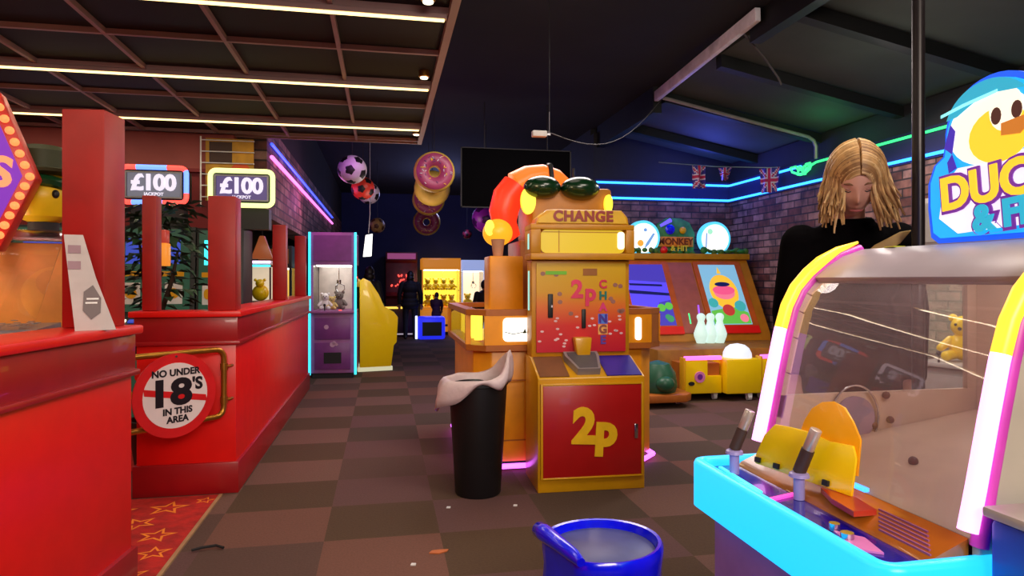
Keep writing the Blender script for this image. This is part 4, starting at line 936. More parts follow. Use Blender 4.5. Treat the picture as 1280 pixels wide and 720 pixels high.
MB().box(-.25, 1.985, 1.76, .28, 2.019, 1.9, bev=.008).build('wooden_board', mat('carved_wood', rgb(235, 140, 50), .5, var=.25), t)
b = MB().mesh(text_mesh('MONKEY', .125, .004, .003), put(.015, 1.98, 1.83)); b.m(1).mesh(text_mesh('& HIT', .105, .004, .003), put(.06, 1.955, 1.735))
b.build('lettering', [mat('letter_sand', rgb(120, 50, 15), .5), mat('letter_lemon', rgb(225, 210, 60), .5)], t)
MB().ell((-.17, 1.96, 1.71), .055, 14, 10).build('red_knob', RED, t); MB().tube([(-.2, 2.0, 2.05), (-.05, 2.0, 2.13)], [.02, .03], 12).build('violet_tube', emit('violet_blue_tube', (.15, .1, .9, 1), 1.2), t)
MB().ell((.13, 2.0, 1.99), (.05, .03, .05)).build('yellow_fruit', YEL, t); MB().ell((-.06, 2.0, 2.0), (.07, .02, .07)).build('blue_bird', BLUEP, t)
# bed under the screens, lanes and fronts
MB().box(-.96, .35, .12, 1.0, ly0 + .02, .52).build('rear_bed', mat('bed_tan', rgb(150, 100, 20), .5, var=.2), t, bev=.01)
def front_unit(ox, w, nm):
    u = MB()
    u.prism([(ox, .08), (ox + w, .08), (ox + w, .27), (ox + w * .62, .27), (ox + w * .62, .44), (ox, .44)], 'y', .02, .06); u = u.build('lane_front', BYEL, t, bev=.006)
    MB().box(ox + .005, .061, .1, ox + w - .005, .7, .4).build('lane_bed', OBROWN, t)
    MB().box(ox + .01, .015, .441, ox + w, .07, .48, bev=.006).build('lane_neon', emit('magenta_neon', (1, .15, .85, 1), 1.8), t)
    MB().prism(circ(ox + w * .4, .26, .06, 24), 'y', .008, .0195).build('round_badge', mat('badge_pink', rgb(225, 130, 200), .4), u)
    MB().prism(circ(ox + w * .4, .262, .03, 18), 'y', .004, .0078).build('badge_dot', mat('badge_purple', rgb(120, 40, 160), .4), u)
    MB().prism(circ(ox + w * .18, .19, .035, 14, .022), 'y', .012, .0195).build('vent', DARK, u)
    MB().box(ox - .022, -.01, .08, ox - .001, .1, .47).build('edge_post', YEL, t, bev=.004)
    for x in (ox + .03, ox + w - .05):
        MB().cyl((x - .018, .09, .036), (x + .018, .09, .036), .035, seg=18).box(x - .024, .06, .05, x + .024, .12, .0795).build('caster', WHITE, t)
front_unit(-.8, .43, 0)
MB().box(-.36, -.07, .08, .05, .5, .45).build('ball_return', BYEL, t, bev=.012)
MB().cyl((-.1, -.03, .036), (-.06, -.03, .036), .035, seg=18).box(-.105, -.06, .05, -.055, 0, .0795).build('caster', WHITE, t)
front_unit(.1, .43, 1)
MB().box(.57, -.07, .08, .98, .5, .45).build('ball_return', BYEL, t, bev=.012)
b = MB().lathe([(.155, 0), (.15, .05), (.125, .1), (.08, .135), (.01, .15)], (-.13, .12, .452), 32)
for k in range(8): pass
b.build('ball_dome', emit('white_dome', (.75, .8, .9, 1), .9), t)
MB().lathe([(.155, 0), (.15, .05), (.125, .1), (.08, .135), (.01, .15)], (.78, .12, .452), 32).build('ball_dome', emit('white_dome', (.75, .8, .9, 1)), t)
for k in range(3):
    MB().lathe([(.06, 0), (.095, .1), (.1, .14), (.075, .22), (.045, .3), (.042, .32), (.06, .38), (.055, .41), (.03, .435), (.005, .44)], (-.11 + .125 * k, 1.0, .521), 22, Matrix.Diagonal((.88, .88, .84, 1))).lathe([(.048, .29), (.049, .3), (.048, .31)], (-.11 + .125 * k, 1.0, .521), 22, Matrix.Diagonal((.88, .88, .84, 1))).build('bowling_pin', emit('lit_pin_white', (.7, .95, .85, 1), .75), t)
# green frog-like step at its left
t = thing('turtle_seat', 'green domed seat on an orange tray at the left end of the bowling game', 'ride seat', (2.81, 6.42, 0))
MB().prism(oct_(.3, .24, .1), 'z', .06, .14).build('tray', OBROWN, t, bev=.015)
MB().lathe([(.18, .141), (.2, .2), (.18, .34), (.12, .43), (.02, .46)], (0, .02, 0), 28).build('dome', mat('teal_green', rgb(30, 90, 62), .4), t)
MB().ell((.0, -.17, .24), (.1, .08, .08)).build('snout', mat('teal_green', rgb(30, 90, 62)), t)
for x in (-.2, .2): MB().cyl((x, 0, .03), (x + .03, 0, .03), .03).box(x, -.03, .035, x + .03, .03, .0595).build('caster', WHITE, t)

# flags on a line
tag(MB().tube([(3.5, 8.0, 2.83), (4.3, 8.0, 2.8), (4.93, 7.76, 2.765), (5.05, 7.7, 2.765)], .006, 6).build('flag_line', STEEL), 'thin line the small union flags hang from', 'line')
FB = mat('flag_blue', rgb(60, 50, 150), .8); FR = mat('flag_red', rgb(190, 40, 90), .8); FW = mat('flag_white', rgb(215, 200, 225), .8)
def flag(loc, w, h, rz, label, crumple):
    M = Matrix.Translation(loc) @ Matrix.Rotation(math.radians(rz), 4, 'Z')
    nx, nz = 24, 16; bm = bmesh.new(); g = []
    for j in range(nz + 1):
        row = []
        for i in range(nx + 1):
            u, v = i / nx, j / nz
            x = (u - .5) * w * (1 - crumple * .35 * v); z = -v * h
            y = .035 * crumple * math.sin(u * 9 + v * 2) * (.3 + v) + .012 * math.sin(u * 17)
            row.append(bm.verts.new(M @ Vector((x, y, z))))
        g.append(row)
    for j in range(nz):
        for i in range(nx):
            f = bm.faces.new((g[j][i], g[j][i + 1], g[j + 1][i + 1], g[j + 1][i])); f.smooth = True
            u, v = (i + .5) / nx - .5, (j + .5) / nz - .5
            d1, d2 = abs(u - v), abs(u + v)
            k = 0
            if min(d1, d2) < .11: k = 2
            if min(d1, d2) < .045: k = 1
            if abs(u) < .13 or abs(v) < .15: k = 2
            if abs(u) < .075 or abs(v) < .09: k = 1
            f.material_index = k
    me = bpy.data.meshes.new('flag'); bm.to_mesh(me); bm.free()
    for m in (FB, FR, FW): me.materials.append(m)
    o = bpy.data.objects.new('union_flag', me); COL.objects.link(o)
    o.modifiers.new('thick', 'SOLIDIFY').thickness = .002
    tag(o, label, 'flag', 'small union flags')
flag((4.06, 7.99, 2.805), .2, .3, 8, 'union flag drooping in front of the blue neon, leftmost of the line', 1.2)
flag((4.43, 7.985, 2.79), .17, .17, -30, 'small crumpled union flag, second along the line', 1.6)
flag((4.93, 7.75, 2.76), .26, .32, -50, 'union flag tinted violet near the brick corner, by the green neon coil', .5)
b = MB().prism([(-.12, 0), (.0, 0), (-.02, -.3)], 'y', -.003, 0).prism([(.03, 0), (.15, 0), (.1, -.34)], 'y', -.003, 0)
o = b.build('paper_bunting', mat('bunting_white', rgb(190, 165, 165), .8)); o.location = (5.066, 6.35, 2.40); o.rotation_euler = (0, 0, math.radians(-85)); tag(o, 'pale paper bunting on the brick wall left of the blonde woman', 'bunting')

# lit white claw machine against the right wall, seen through the duck game
claw_machine('claw_machine', 'bright white lit claw machine against the right wall, seen through the duck game glass', (4.3, 4.3, 0), -75, .56, .62, 1.95, GREY, None, emit('cream_glow_back', (1, .92, .62, 1), 1.5), GLOWW, None, (.62, 1.55))
plush((4.52, 4.43, .66), BYEL, 'yellow plush toy in the white lit claw machine by the right wall', 'plush toys in the white claw machine', 1.6, -60)
plush((4.62, 4.28, .66), WHITE, 'white plush toy in the white lit claw machine by the right wall', 'plush toys in the white claw machine', 1.5, -60)
t = thing('vent_cabinet', 'dark purple cabinet with slatted vents beside the white claw machine', 'cabinet', (4.25, 5.2, 0), -50)
MB().box(-.3, 0, 0, .3, .5, 1.5).build('body', mat('vent_purple', rgb(80, 50, 85), .5), t, bev=.01)
b = MB()
for k in range(9): b.box(-.18, -.012, .75 + .06 * k, .2, -.001, .775 + .06 * k)
b.build('vent_slats', mat('slat_mauve', rgb(150, 120, 135), .4), t)
MB().cyl((-.28, -.03, .05), (-.28, -.03, 1.45), .02).build('corner_tube', mat('tube_mauve', rgb(160, 130, 190), .3), t)

# blue stool
t = thing('kids_stool', 'shiny blue plastic stool with a rounded front in the foreground', 'stool', (.70, 2.06, 0), -8)
def dshape(rx, ry, cut, n=40):
    p = circ(0, 0, rx, n, ry); return [(max(x, -cut), y) for x, y in p]
def loft(shapes, b):
    rings = [[b.bm.verts.new((x, y, z)) for x, y in s] for s, z in shapes]
    n = len(rings[0])
    for a, c in zip(rings, rings[1:]):
        for k in range(n): f = b.bm.faces.new((a[k], a[(k + 1) % n], c[(k + 1) % n], c[k])); f.material_index = b.mi
    b.bm.faces.new(rings[0][::-1]); f = b.bm.faces.new(rings[-1]); return b
ROT = Matrix.Rotation(math.radians(22), 4, 'Z')
def dd(rx, cut): return [tuple((ROT @ Vector((x, y, 0)))[:2]) for x, y in dshape(rx, rx * .92, cut)]
b = loft([(dd(.215, .17), 0), (dd(.222, .175), .02), (dd(.2, .155), .36), (dd(.207, .16), .41), (dd(.207, .16), .438), (dd(.2, .154), .449), (dd(.189, .144), .447), (dd(.182, .138), .418)], MB())
b.build('body', BLUEP, t, ang=50)
o = loft([(dd(.1815, .1375), .4185), (dd(.175, .131), .424)], MB()).build('seat_pad', mat('pad_slate', rgb(70, 74, 120), .45, var=.2), t, ang=50)
p0 = ROT @ Vector((-.158, -.135, .452)); p1 = ROT @ Vector((-.158, .135, .452)); q0 = ROT @ Vector((-.175, -.16, .43)); q1 = ROT @ Vector((-.175, .16, .43))
MB().tube([p1 + Vector((0, .012, 0)), p1 + Vector((0, .006, .004)), p1.lerp(p0, .15) + Vector((0, 0, .008)), p1.lerp(p0, .5) + Vector((0, 0, .008)), p1.lerp(p0, .85) + Vector((0, 0, .006)), p0 + Vector((0, -.004, .002))], [.014, .026, .029, .024, .021, .014], 18).build('handle_bar', BLUEP, t, ang=60)

# litter on the carpet
b = MB().prism([(-.045, -.01), (0, -.022), (.04, -.004), (.05, .016), (.005, .02), (-.03, .016)], 'z', .001, .006)
o = b.build('dry_leaf', mat('leaf_orange', rgb(190, 105, 55), .7)); o.location = (.255, 3.14, 0); tag(o, 'orange scrap lying on the carpet tiles in front of the bin', 'scrap')
for (x, y), l in (((.36, 3.74), 'small white scrap on the carpet just in front of the bin'), ((.74, 3.7), 'tiny white scrap on the carpet below the change machine'), ((.13, 3.02), 'tiny pale scrap on the carpet left of the orange scrap')):
    o = MB().prism([(-.012, -.006), (.01, -.01), (.014, .006), (-.006, .011)], 'z', .001, .007).build('paper_scrap', WHITE); o.location = (x, y, 0); tag(o, l, 'scrap', 'paper scraps on the carpet')
tag(MB().tube([(-.9, 3.36, .012), (-.86, 3.38, .014), (-.8, 3.4, .012), (-.76, 3.37, .01)], .007, 6).build('dark_twig', DARK), 'short dark strip lying across the edge of the red carpet', 'scrap')
# ================================================================== THE DUCK GAME (front right)
DL = (1.4, 1.48, 0)
t = thing('duck_game', 'large lit duck fishing game with cyan bumper and duck marquee, front right', 'arcade game', DL)
OFF = Matrix.Translation((-DL[0], -DL[1], 0))
def dk(mb, name, mats, parent=None, **k):
    bmesh.ops.transform(mb.bm, matrix=OFF, verts=mb.bm.verts)
    return mb.build(name, mats, parent or t, **k)
Y0, Y1 = 1.105, 1.865
PROF = [(1.165, .765), (1.185, .88), (1.215, 1.02), (1.24, 1.13), (1.262, 1.21), (1.29, 1.265), (1.33, 1.308), (1.375, 1.343), (1.43, 1.375), (1.5, 1.398)]
LILAC = mat('lilac_cabinet', rgb(150, 112, 165), .4); BEIGE = mat('beige_interior', rgb(205, 180, 160), .55, var=.08, scale=5)
SIDEG = mat('grey_side', rgb(178, 172, 160), .4, var=.05); CAPG = mat('grey_cap', rgb(165, 155, 165), .35, var=.06)
dk(MB().box(.985, 1.135, .03, 1.95, 1.845, .70), 'base_cabinet', LILAC, bev=.012)
dk(MB().box(1.02, 1.16, 0, 1.9, 1.82, .029), 'plinth', DARK)
dk(MB().box(.98, 1.36, .09, .9845, 1.62, .5).box(.976, 1.52, .4, .9795, 1.56, .46), 'service_door', [mat('door_violet', rgb(110, 70, 170), .4)], bev=.001)
b = MB().box(.955, 1.24, .49, .984, 1.36, .585, bev=.01); dk(b, 'coin_mech', CHROME)
dk(MB().cyl((.953, 1.30, .535), (.944, 1.30, .535), .03, seg=20), 'lit_button', CYAN_L)
# bumper: a fat rounded glowing rim wrapping three sides
path = [(1.2, 1.085)] + [(.985 + .055 * math.cos(a), 1.14 + .055 * math.sin(a)) for a in [math.radians(270 - k * 15) for k in range(7)]] + [(.985 + .055 * math.cos(a), 1.85 + .055 * math.sin(a)) for a in [math.radians(180 - k * 15) for k in range(7)]] + [(1.2, 1.905)]
sec = [(-.0, .612), (.012, .606), (.03, .61), (.036, .62), (.036, .735), (.03, .748), (.016, .752), (.004, .748), (0, .738)]
b = MB(); rings = []
for i, (px, py) in enumerate(path):
    a = Vector(path[max(i - 1, 0)]); c = Vector(path[min(i + 1, len(path) - 1)]); d = (c - a).normalized(); n = Vector((d.y, -d.x))
    rings.append([b.bm.verts.new((px + n.x * q, py + n.y * q, z)) for q, z in sec])
for r0, r1 in zip(rings, rings[1:]):
    for k in range(len(sec)): b.bm.faces.new((r0[k], r0[(k + 1) % len(sec)], r1[(k + 1) % len(sec)], r1[k]))
b.bm.faces.new(rings[0]); b.bm.faces.new(rings[-1][::-1])
bmesh.ops.recalc_face_normals(b.bm, faces=b.bm.faces)
dk(b, 'bumper', emit('cyan_bumper', (.015, .50, 1.0, 1), 1.35), ang=50)
# control panel
dk(MB().box(.972, 1.125, .701, 1.2, 1.86, .728), 'control_panel', mat('panel_blue', rgb(22, 14, 150), .18, coat=.6, var=.3, scale=6))
b = MB().prism([(1.07, .7285), (1.08, .74), (1.165, .775), (1.165, .7285)], 'y', 1.13, 1.85); dk(b, 'orange_tray', mat('tray_orange', rgb(165, 88, 20), .25, var=.3, scale=7, coat=.4))
b = MB()
for q_ in range(6): b.bar((1.085 + .01 * q_, 1.14 + .012 * q_, .7432 + .0042 * q_), (1.085 + .01 * q_, 1.28 + .012 * q_, .7432 + .0042 * q_), .004, .004)
dk(b, 'tray_grille', mat('grille_mauve', rgb(150, 85, 130), .3))
dk(MB().prism([(.975, 1.53), (.975, 1.545), (1.07, 1.575), (1.07, 1.56)], 'z', .7285, .734), 'pink_stripe', emit('pink_stripe', (1, .08, .55, 1), 1.0))
dk(MB().prism([(.985, 1.6), (1.0, 1.84), (1.01, 1.84), (.998, 1.6)], 'z', .7285, .7325), 'cyan_stripe', CYAN_L)
dk(MB().prism([(.975, 1.22), (1.02, 1.19), (1.04, 1.27), (1.0, 1.32)], 'z', .7285, .733), 'pink_sticker', mat('sticker_rose', rgb(215, 120, 190), .4))
dk(MB().prism([(1.06, 1.33), (1.07, 1.42), (1.1, 1.5), (1.135, 1.42), (1.12, 1.33)], 'z', .755, .768), 'red_patch', mat('patch_red', rgb(180, 50, 25), .25, coat=.4))
dk(MB().cyl((1.0, 1.275, .729), (1.0, 1.275, .745), .014, seg=16).cyl((1.01, 1.33, .729), (1.01, 1.33, .745), .012, seg=16), 'button', CHROME)
# front glass (curved)
gl = PROF[:8]
qa = [(x + .012, z - .006) for x, z in gl]; qb = [(x + .016, z - .008) for x, z in gl]
dk(MB().prism(qa + qb[::-1], 'y', Y0 + .02, Y1 - .02), 'front_glass', glass('duck_glass', refl=.055, haze=.07, hc=(.75, .55, .6)), ang=20)
# frame: side cheeks and the opaque crown of the curve
def cheek(y0, y1, m, hole, nm):
    if not hole:
        dk(MB().prism(PROF + [(1.95, 1.398), (1.95, .7)] + [(1.165, .7)], 'y', y0, y1), nm, m, bev=.003)
    else:
        inn = [(x + .05, z - .02) for x, z in PROF[3:7]]
        b = MB().prism([(1.165, .7), PROF[0], PROF[1], PROF[2], (PROF[2][0] + .0, .94), (1.95, .94), (1.95, .7)][:3] + [(1.2, .94), (1.95, .94), (1.95, .7)], 'y', y0, y1)
        for k in range(1, len(PROF) - 1):
            p, n = PROF[k], PROF[k + 1]
            b.prism([p, n, (n[0] + .035, n[1] - .018), (p[0] + .035, p[1] - .012)], 'y', y0, y1)
        b.box(1.9, y0, .9405, 1.95, y1, 1.37).box(1.47, y0, 1.365, 1.95, y1, 1.397)
        dk(b, nm, m)
cheek(Y0, Y0 + .018, SIDEG, False, 'near_side_panel')
cheek(Y1 - .018, Y1, BEIGE, True, 'far_side_frame')
dk(MB().prism([(1.215, .942), (1.9, .942), (1.9, 1.364), (1.47, 1.364), (1.36, 1.31), (1.29, 1.24), (1.265, 1.16)], 'y', Y1 - .011, Y1 - .007), 'far_side_glass', glass('side_glass', refl=.05, haze=.04, hc=(.6, .5, .6)))
b = MB().prism(PROF[6:] + [(1.95, 1.398), (1.95, 1.36), (1.5, 1.36), (1.385, 1.318), (1.345, 1.288)], 'y', Y0 + .0185, Y1 - .0185); dk(b, 'top_cap', CAPG, bev=.003)
dk(MB().box(1.935, Y0 + .019, .7, 1.95, Y1 - .019, 1.359), 'back_panel', BEIGE)
dk(MB().prism([(1.49, 1.70), (1.53, 1.70), (1.53, 1.75), (1.5, 1.75)], 'z', 1.3985, 1.402), 'cap_sticker', mat('sticker_lime', rgb(190, 200, 40), .4))
# neon tubes following the front edge, white-pink below and amber on the curve
for yy, nm in ((Y1 - .006, 'far'), (Y0 + .006, 'near')):
    lo = [(x - .022, yy, z + .004) for x, z in PROF[:5]]; lo[0] = (lo[0][0], yy, lo[0][2] + .03)
    m_ = Vector(lo[3]).lerp(Vector(lo[4]), .2); lo = lo[:4] + [tuple(m_)]
    hi = [tuple(m_)] + [(x - .019 + .003 * k, yy, z + .008 + .003 * k) for k, (x, z) in enumerate(PROF[4:])]
    dk(MB().tube(lo, .019, 12), 'pink_neon', emit('pale_pink_neon', (1, .42, .95, 1), 2.0), ang=60)
    dk(MB().tube(hi, [.019] * (len(hi) - 2) + [.012, .004], 12), 'amber_neon', emit('amber_neon', (1, .55, .03, 1), 1.7), ang=60)
    ch = [(x + .006, yy, z) for x, z in PROF]
    dk(MB().tube(ch, .017, 10), 'neon_channel', mat('channel_magenta', rgb(205, 70, 190), .35), ang=60)
# inside: sloping playfield, ring and bolts
b = MB().prism([(1.19, .765), (1.93, .87), (1.93, .86), (1.19, .755)], 'y', Y0 + .02, Y1 - .02); dk(b, 'playfield', BEIGE)
C_ = (1.47, 1.842, .845)
dk(MB().tube([(C_[0] + .085 * math.cos(a), 1.838, C_[2] + .02 + .1 * math.sin(a)) for a in [k * PI / 16 for k in range(32)]], .0035, 8, closed=True), 'wire_ring', CHROME)
dk(MB().cyl((1.47, 1.846, .86), (1.47, 1.835, .86), .07, seg=28), 'clear_disc', mat('disc_grey', rgb(160, 140, 165), .25, coat=.3))
dk(MB().cyl((1.43, 1.834, .845), (1.43, 1.82, .845), .026, seg=18), 'disc_hub', mat('hub_brown', rgb(70, 50, 45), .4))
b = MB()
for x, z in ((1.585, .93), (1.60, .85), (1.54, .8345)): b.ell((x, 1.84, z), .012, 12, 8)
b.ell((1.42, 1.55, .805), .013, 12, 8)
dk(b, 'bolts', BROWN)
dk(MB().box(1.7, 1.3, .845, 1.85, 1.6, .93), 'prize_box', mat('prize_cream', rgb(215, 190, 150), .5), bev=.01)
dk(MB().box(1.18, 1.45, .7655, 1.2, 1.5, .775), 'lamp_chip', NBLUE)
# yellow guard, and its reflection in the glass built as an amber plate
GA, GB = Vector((1.06, 1.735, 0)), Vector((1.128, 1.42, 0)); gd = (GB - GA).normalized(); Lg = (GB - GA).length
MG = Matrix.Translation((GA.x, GA.y, .768)) @ Matrix.Rotation(math.atan2(gd.y, gd.x), 4, 'Z')
M2 = MG @ Matrix.Rotation(math.radians(-8), 4, 'X')
g1 = [(0, 0), (.0, .025), (.025, .088), (.06, .125), (.115, .128), (.17, .128), (Lg * .75, .118), (Lg - .01, .122), (Lg + .002, .095), (Lg, 0)]
dk(MB().prism(g1, 'y', -.004, .004, M2), 'yellow_guard', BYEL, bev=.002)
g2 = [(.14, .05), (.14, .12), (.15, .155), (.17, .19), (.2, .212), (.235, .22), (.27, .21), (.298, .18), (Lg + .002, .14), (Lg + .003, .05)]
dk(MB().prism(g2, 'y', .0055, .013, M2), 'guard_reflection', mat('reflection_amber', rgb(250, 170, 8), .3, coat=.3), bev=.002)
for x, z in ((.005, .012), (.075, .012), (.24, .012)): dk(MB().box(x, -.012, z - .006, x + .018, -.0045, z + .008, M2), 'guard_clip', DARK)
# joysticks
for (x, y, z, lx, ly) in ((1.015, 1.775, .80, .02, -.012), (1.062, 1.535, .80, .012, -.02)):
    dk(MB().lathe([(.014, -.071), (.014, -.016), (.026, -.012), (.024, -.004), (.018, .0)], (x, y, z), 20), 'joystick_base', mat('base_lilac', rgb(150, 140, 200), .3))
    j = dk(MB().cyl((x, y, z), (x + lx, y + ly, z + .062), .0165, .0165, 18), 'grip', mat('grip_dark', rgb(60, 42, 38), .55))
    dk(MB().cyl((x + lx, y + ly, z + .062), (x + lx * 1.9, y + ly * 1.9, z + .118), .0145, .0145, 18), 'grip_tip', mat('tip_silver', rgb(190, 180, 175), .3, .5), j, bev=.002)
# marquee: outlined light box facing the player (-X)
MC_Y = 1.40
def mq(pts, x0, x1): # pts: (u to the right as the player sees it, z)
    return [(MC_Y - u, z) for u, z in pts]
shape = [(-.195, 1.42), (-.17, 1.402), (.19, 1.402), (.215, 1.42), (.225, 1.5), (.225, 1.57), (.2, 1.62), (.165, 1.64)] + [(.0 + .148 * math.cos(math.radians(a)), 1.69 + .135 * math.sin(math.radians(a))) for a in range(-5, 186, 10)] + [(-.155, 1.64), (-.185, 1.62), (-.205, 1.57), (-.205, 1.5)]
mb_ = MB().prism(mq(shape, 0, 0), 'x', 1.52, 1.60); mk = dk(mb_, 'marquee', emit('deep_cyan_edge', (.005, .1, .9, 1), 1.0))
sh2 = [(x * .93, 1.6 + (z - 1.6) * .93) for x, z in shape]
dk(MB().prism(mq(sh2, 0, 0), 'x', 1.514, 1.5195), 'marquee_face', emit('cyan_marquee', (.01, .42, .95, 1), 1.0), mk)
dk(MB().box(1.52, MC_Y - .2, 1.3985, 1.6, MC_Y + .2, 1.4018), 'marquee_foot', CAPG, mk)
b = MB()
def dpoly(pts, m, k): b.m(m).prism(mq(pts, 0, 0), 'x', 1.5135 - k * .0012, 1.5138 - (k - 1) * .0012)
cl = [(-.16, 1.47), (-.145, 1.56), (-.1, 1.6), (.0, 1.6), (.15, 1.63), (.205, 1.6), (.205, 1.46), (.1, 1.435), (-.1, 1.425)]
dpoly(cl, 0, 1)
dpoly(circ(-.01, 1.69, .118, 28, .095), 1, 1)                        # head
dpoly(circ(.02, 1.665, .085, 22, .07), 4, 2)
dpoly(circ(.04, 1.725, .045, 18, .055), 1, 3)                        # eyes
dpoly(circ(.015, 1.712, .014, 14, .022), 5, 4); dpoly(circ(.07, 1.716, .014, 14, .022), 5, 4)
dpoly([(.03, 1.69), (.11, 1.70), (.115, 1.685), (.08, 1.655), (.03, 1.66)], 6, 5)   # beak
dpoly([(-.01 + .128 * math.cos(math.radians(a)), 1.70 + .112 * math.sin(math.radians(a))) for a in range(35, 165, 8)] + [(-.1, 1.737), (-.05, 1.762), (.02, 1.772)], 3, 4)   # cap
dpoly([(-.15, 1.745), (-.08, 1.758), (.02, 1.772), (.02, 1.779), (-.08, 1.767), (-.15, 1.753)], 2, 5)
dpoly([(-.14, 1.66), (-.12, 1.72), (-.105, 1.70), (-.115, 1.64)], 7, 4)
dpoly([(-.13, 1.62), (-.115, 1.64), (-.1, 1.6), (-.125, 1.59)], 7, 4)
dk(b, 'duck_picture', [emit('mq_white', (1, .85, 1, 1), 1.0), emit('mq_cream', (1, .93, .75, 1), 1.05), emit('mq_pale', (.3, .95, 1, 1), 1.0), emit('mq_aqua', (.02, .42, .62, 1), .9), emit('mq_yellow', (1, .62, .03, 1), 1.0), emit('mq_brown', (.10, .02, .015, 1), .5), emit('mq_orange', (.65, .2, .02, 1), .8), emit('mq_indigo', (.05, .02, .45, 1), .9)], mk, smooth=False)
def mtext(s, size, u, z, ext, off, x, ry=0): return text_mesh(s, size, ext, off), Matrix.Translation((x, MC_Y - u, z)) @ Matrix.Rotation(-PI / 2, 4, 'Z') @ RX90 @ Matrix.Rotation(math.radians(ry), 4, 'Z')
b = MB()
for s, sz, u, z in (('DUCKY', .122, .062, 1.545), ('& FISH', .092, .085, 1.465)):
    me, M = mtext(s, sz, u, z, .002, .012, 1.507, 5); b.m(0).mesh(me, M)
    me, M = mtext(s, sz, u, z, .002, .004, 1.502, 5); b.m(1 if s == 'DUCKY' else 2).mesh(me, M)
dk(b, 'lettering', [emit('mq_purple', (.16, .02, .3, 1), .9), emit('mq_gold', (1, .6, .03, 1), 1.0), emit('mq_teal', (.02, .42, .62, 1), .95)], mk, smooth=False)
# neighbour at its near side: blue box
t2 = thing('token_box', 'blue box with a grey lid at the near end of the duck game', 'box', (1.32, .97, 0))
MB().box(-.17, -.1, 0, .3, .1, .84).build('box_body', mat('box_blue', rgb(20, 80, 205), .35), t2, bev=.012)
MB().box(-.18, -.108, .841, .31, .108, .862, bev=.006).build('lid', SIDEG, t2)

# ================================================================== PEOPLE
def head_mesh():
    bm = bmesh.new(); bmesh.ops.create_uvsphere(bm, u_segments=56, v_segments=40, radius=1)
    def g(x, s): return math.exp(-(x / s) ** 2)
    for v in bm.verts:
        x, y, z = v.co
        jaw = 1 - .34 * max(0, -z) ** 1.4
        X = x * .073 * jaw; Yy = y * .094; Z = z * .118
        if y < 0:
            f = -y
            Yy -= f * (.020 * g(x, .16) * g(z + .18, .17) + .010 * g(x, .1) * g(z - .02, .18))       # nose
            Yy += f * (.010 * (g(x - .38, .17) + g(x + .38, .17)) * g(z - .10, .13))                  # eye sockets
            Yy -= f * (.006 * (g(x - .4, .25) + g(x + .4, .25)) * g(z - .27, .1))                     # brow
            Yy -= f * (.006 * g(x, .25) * (g(z + .46, .05) + g(z + .57, .055)) - .004 * g(x, .26) * g(z + .515, .025))   # lips
            Yy -= f * (.008 * g(x, .28) * g(z + .8, .16))                                             # chin
            Yy += .014 * max(0, -z - .2) * (1 - f)
        else: Yy -= .012 * max(0, -z)
        v.co = (X, Yy, Z)
    for sx in (-1, 1):
        M = Matrix.Translation((sx * .073, .012, -.005)) @ Matrix.Rotation(sx * .35, 4, 'Z') @ Matrix.Diagonal((.010, .02, .032, 1))
        bmesh.ops.create_uvsphere(bm, u_segments=12, v_segments=8, radius=1, matrix=M)
    me = bpy.data.meshes.new('head'); bm.to_mesh(me); bm.free(); return me
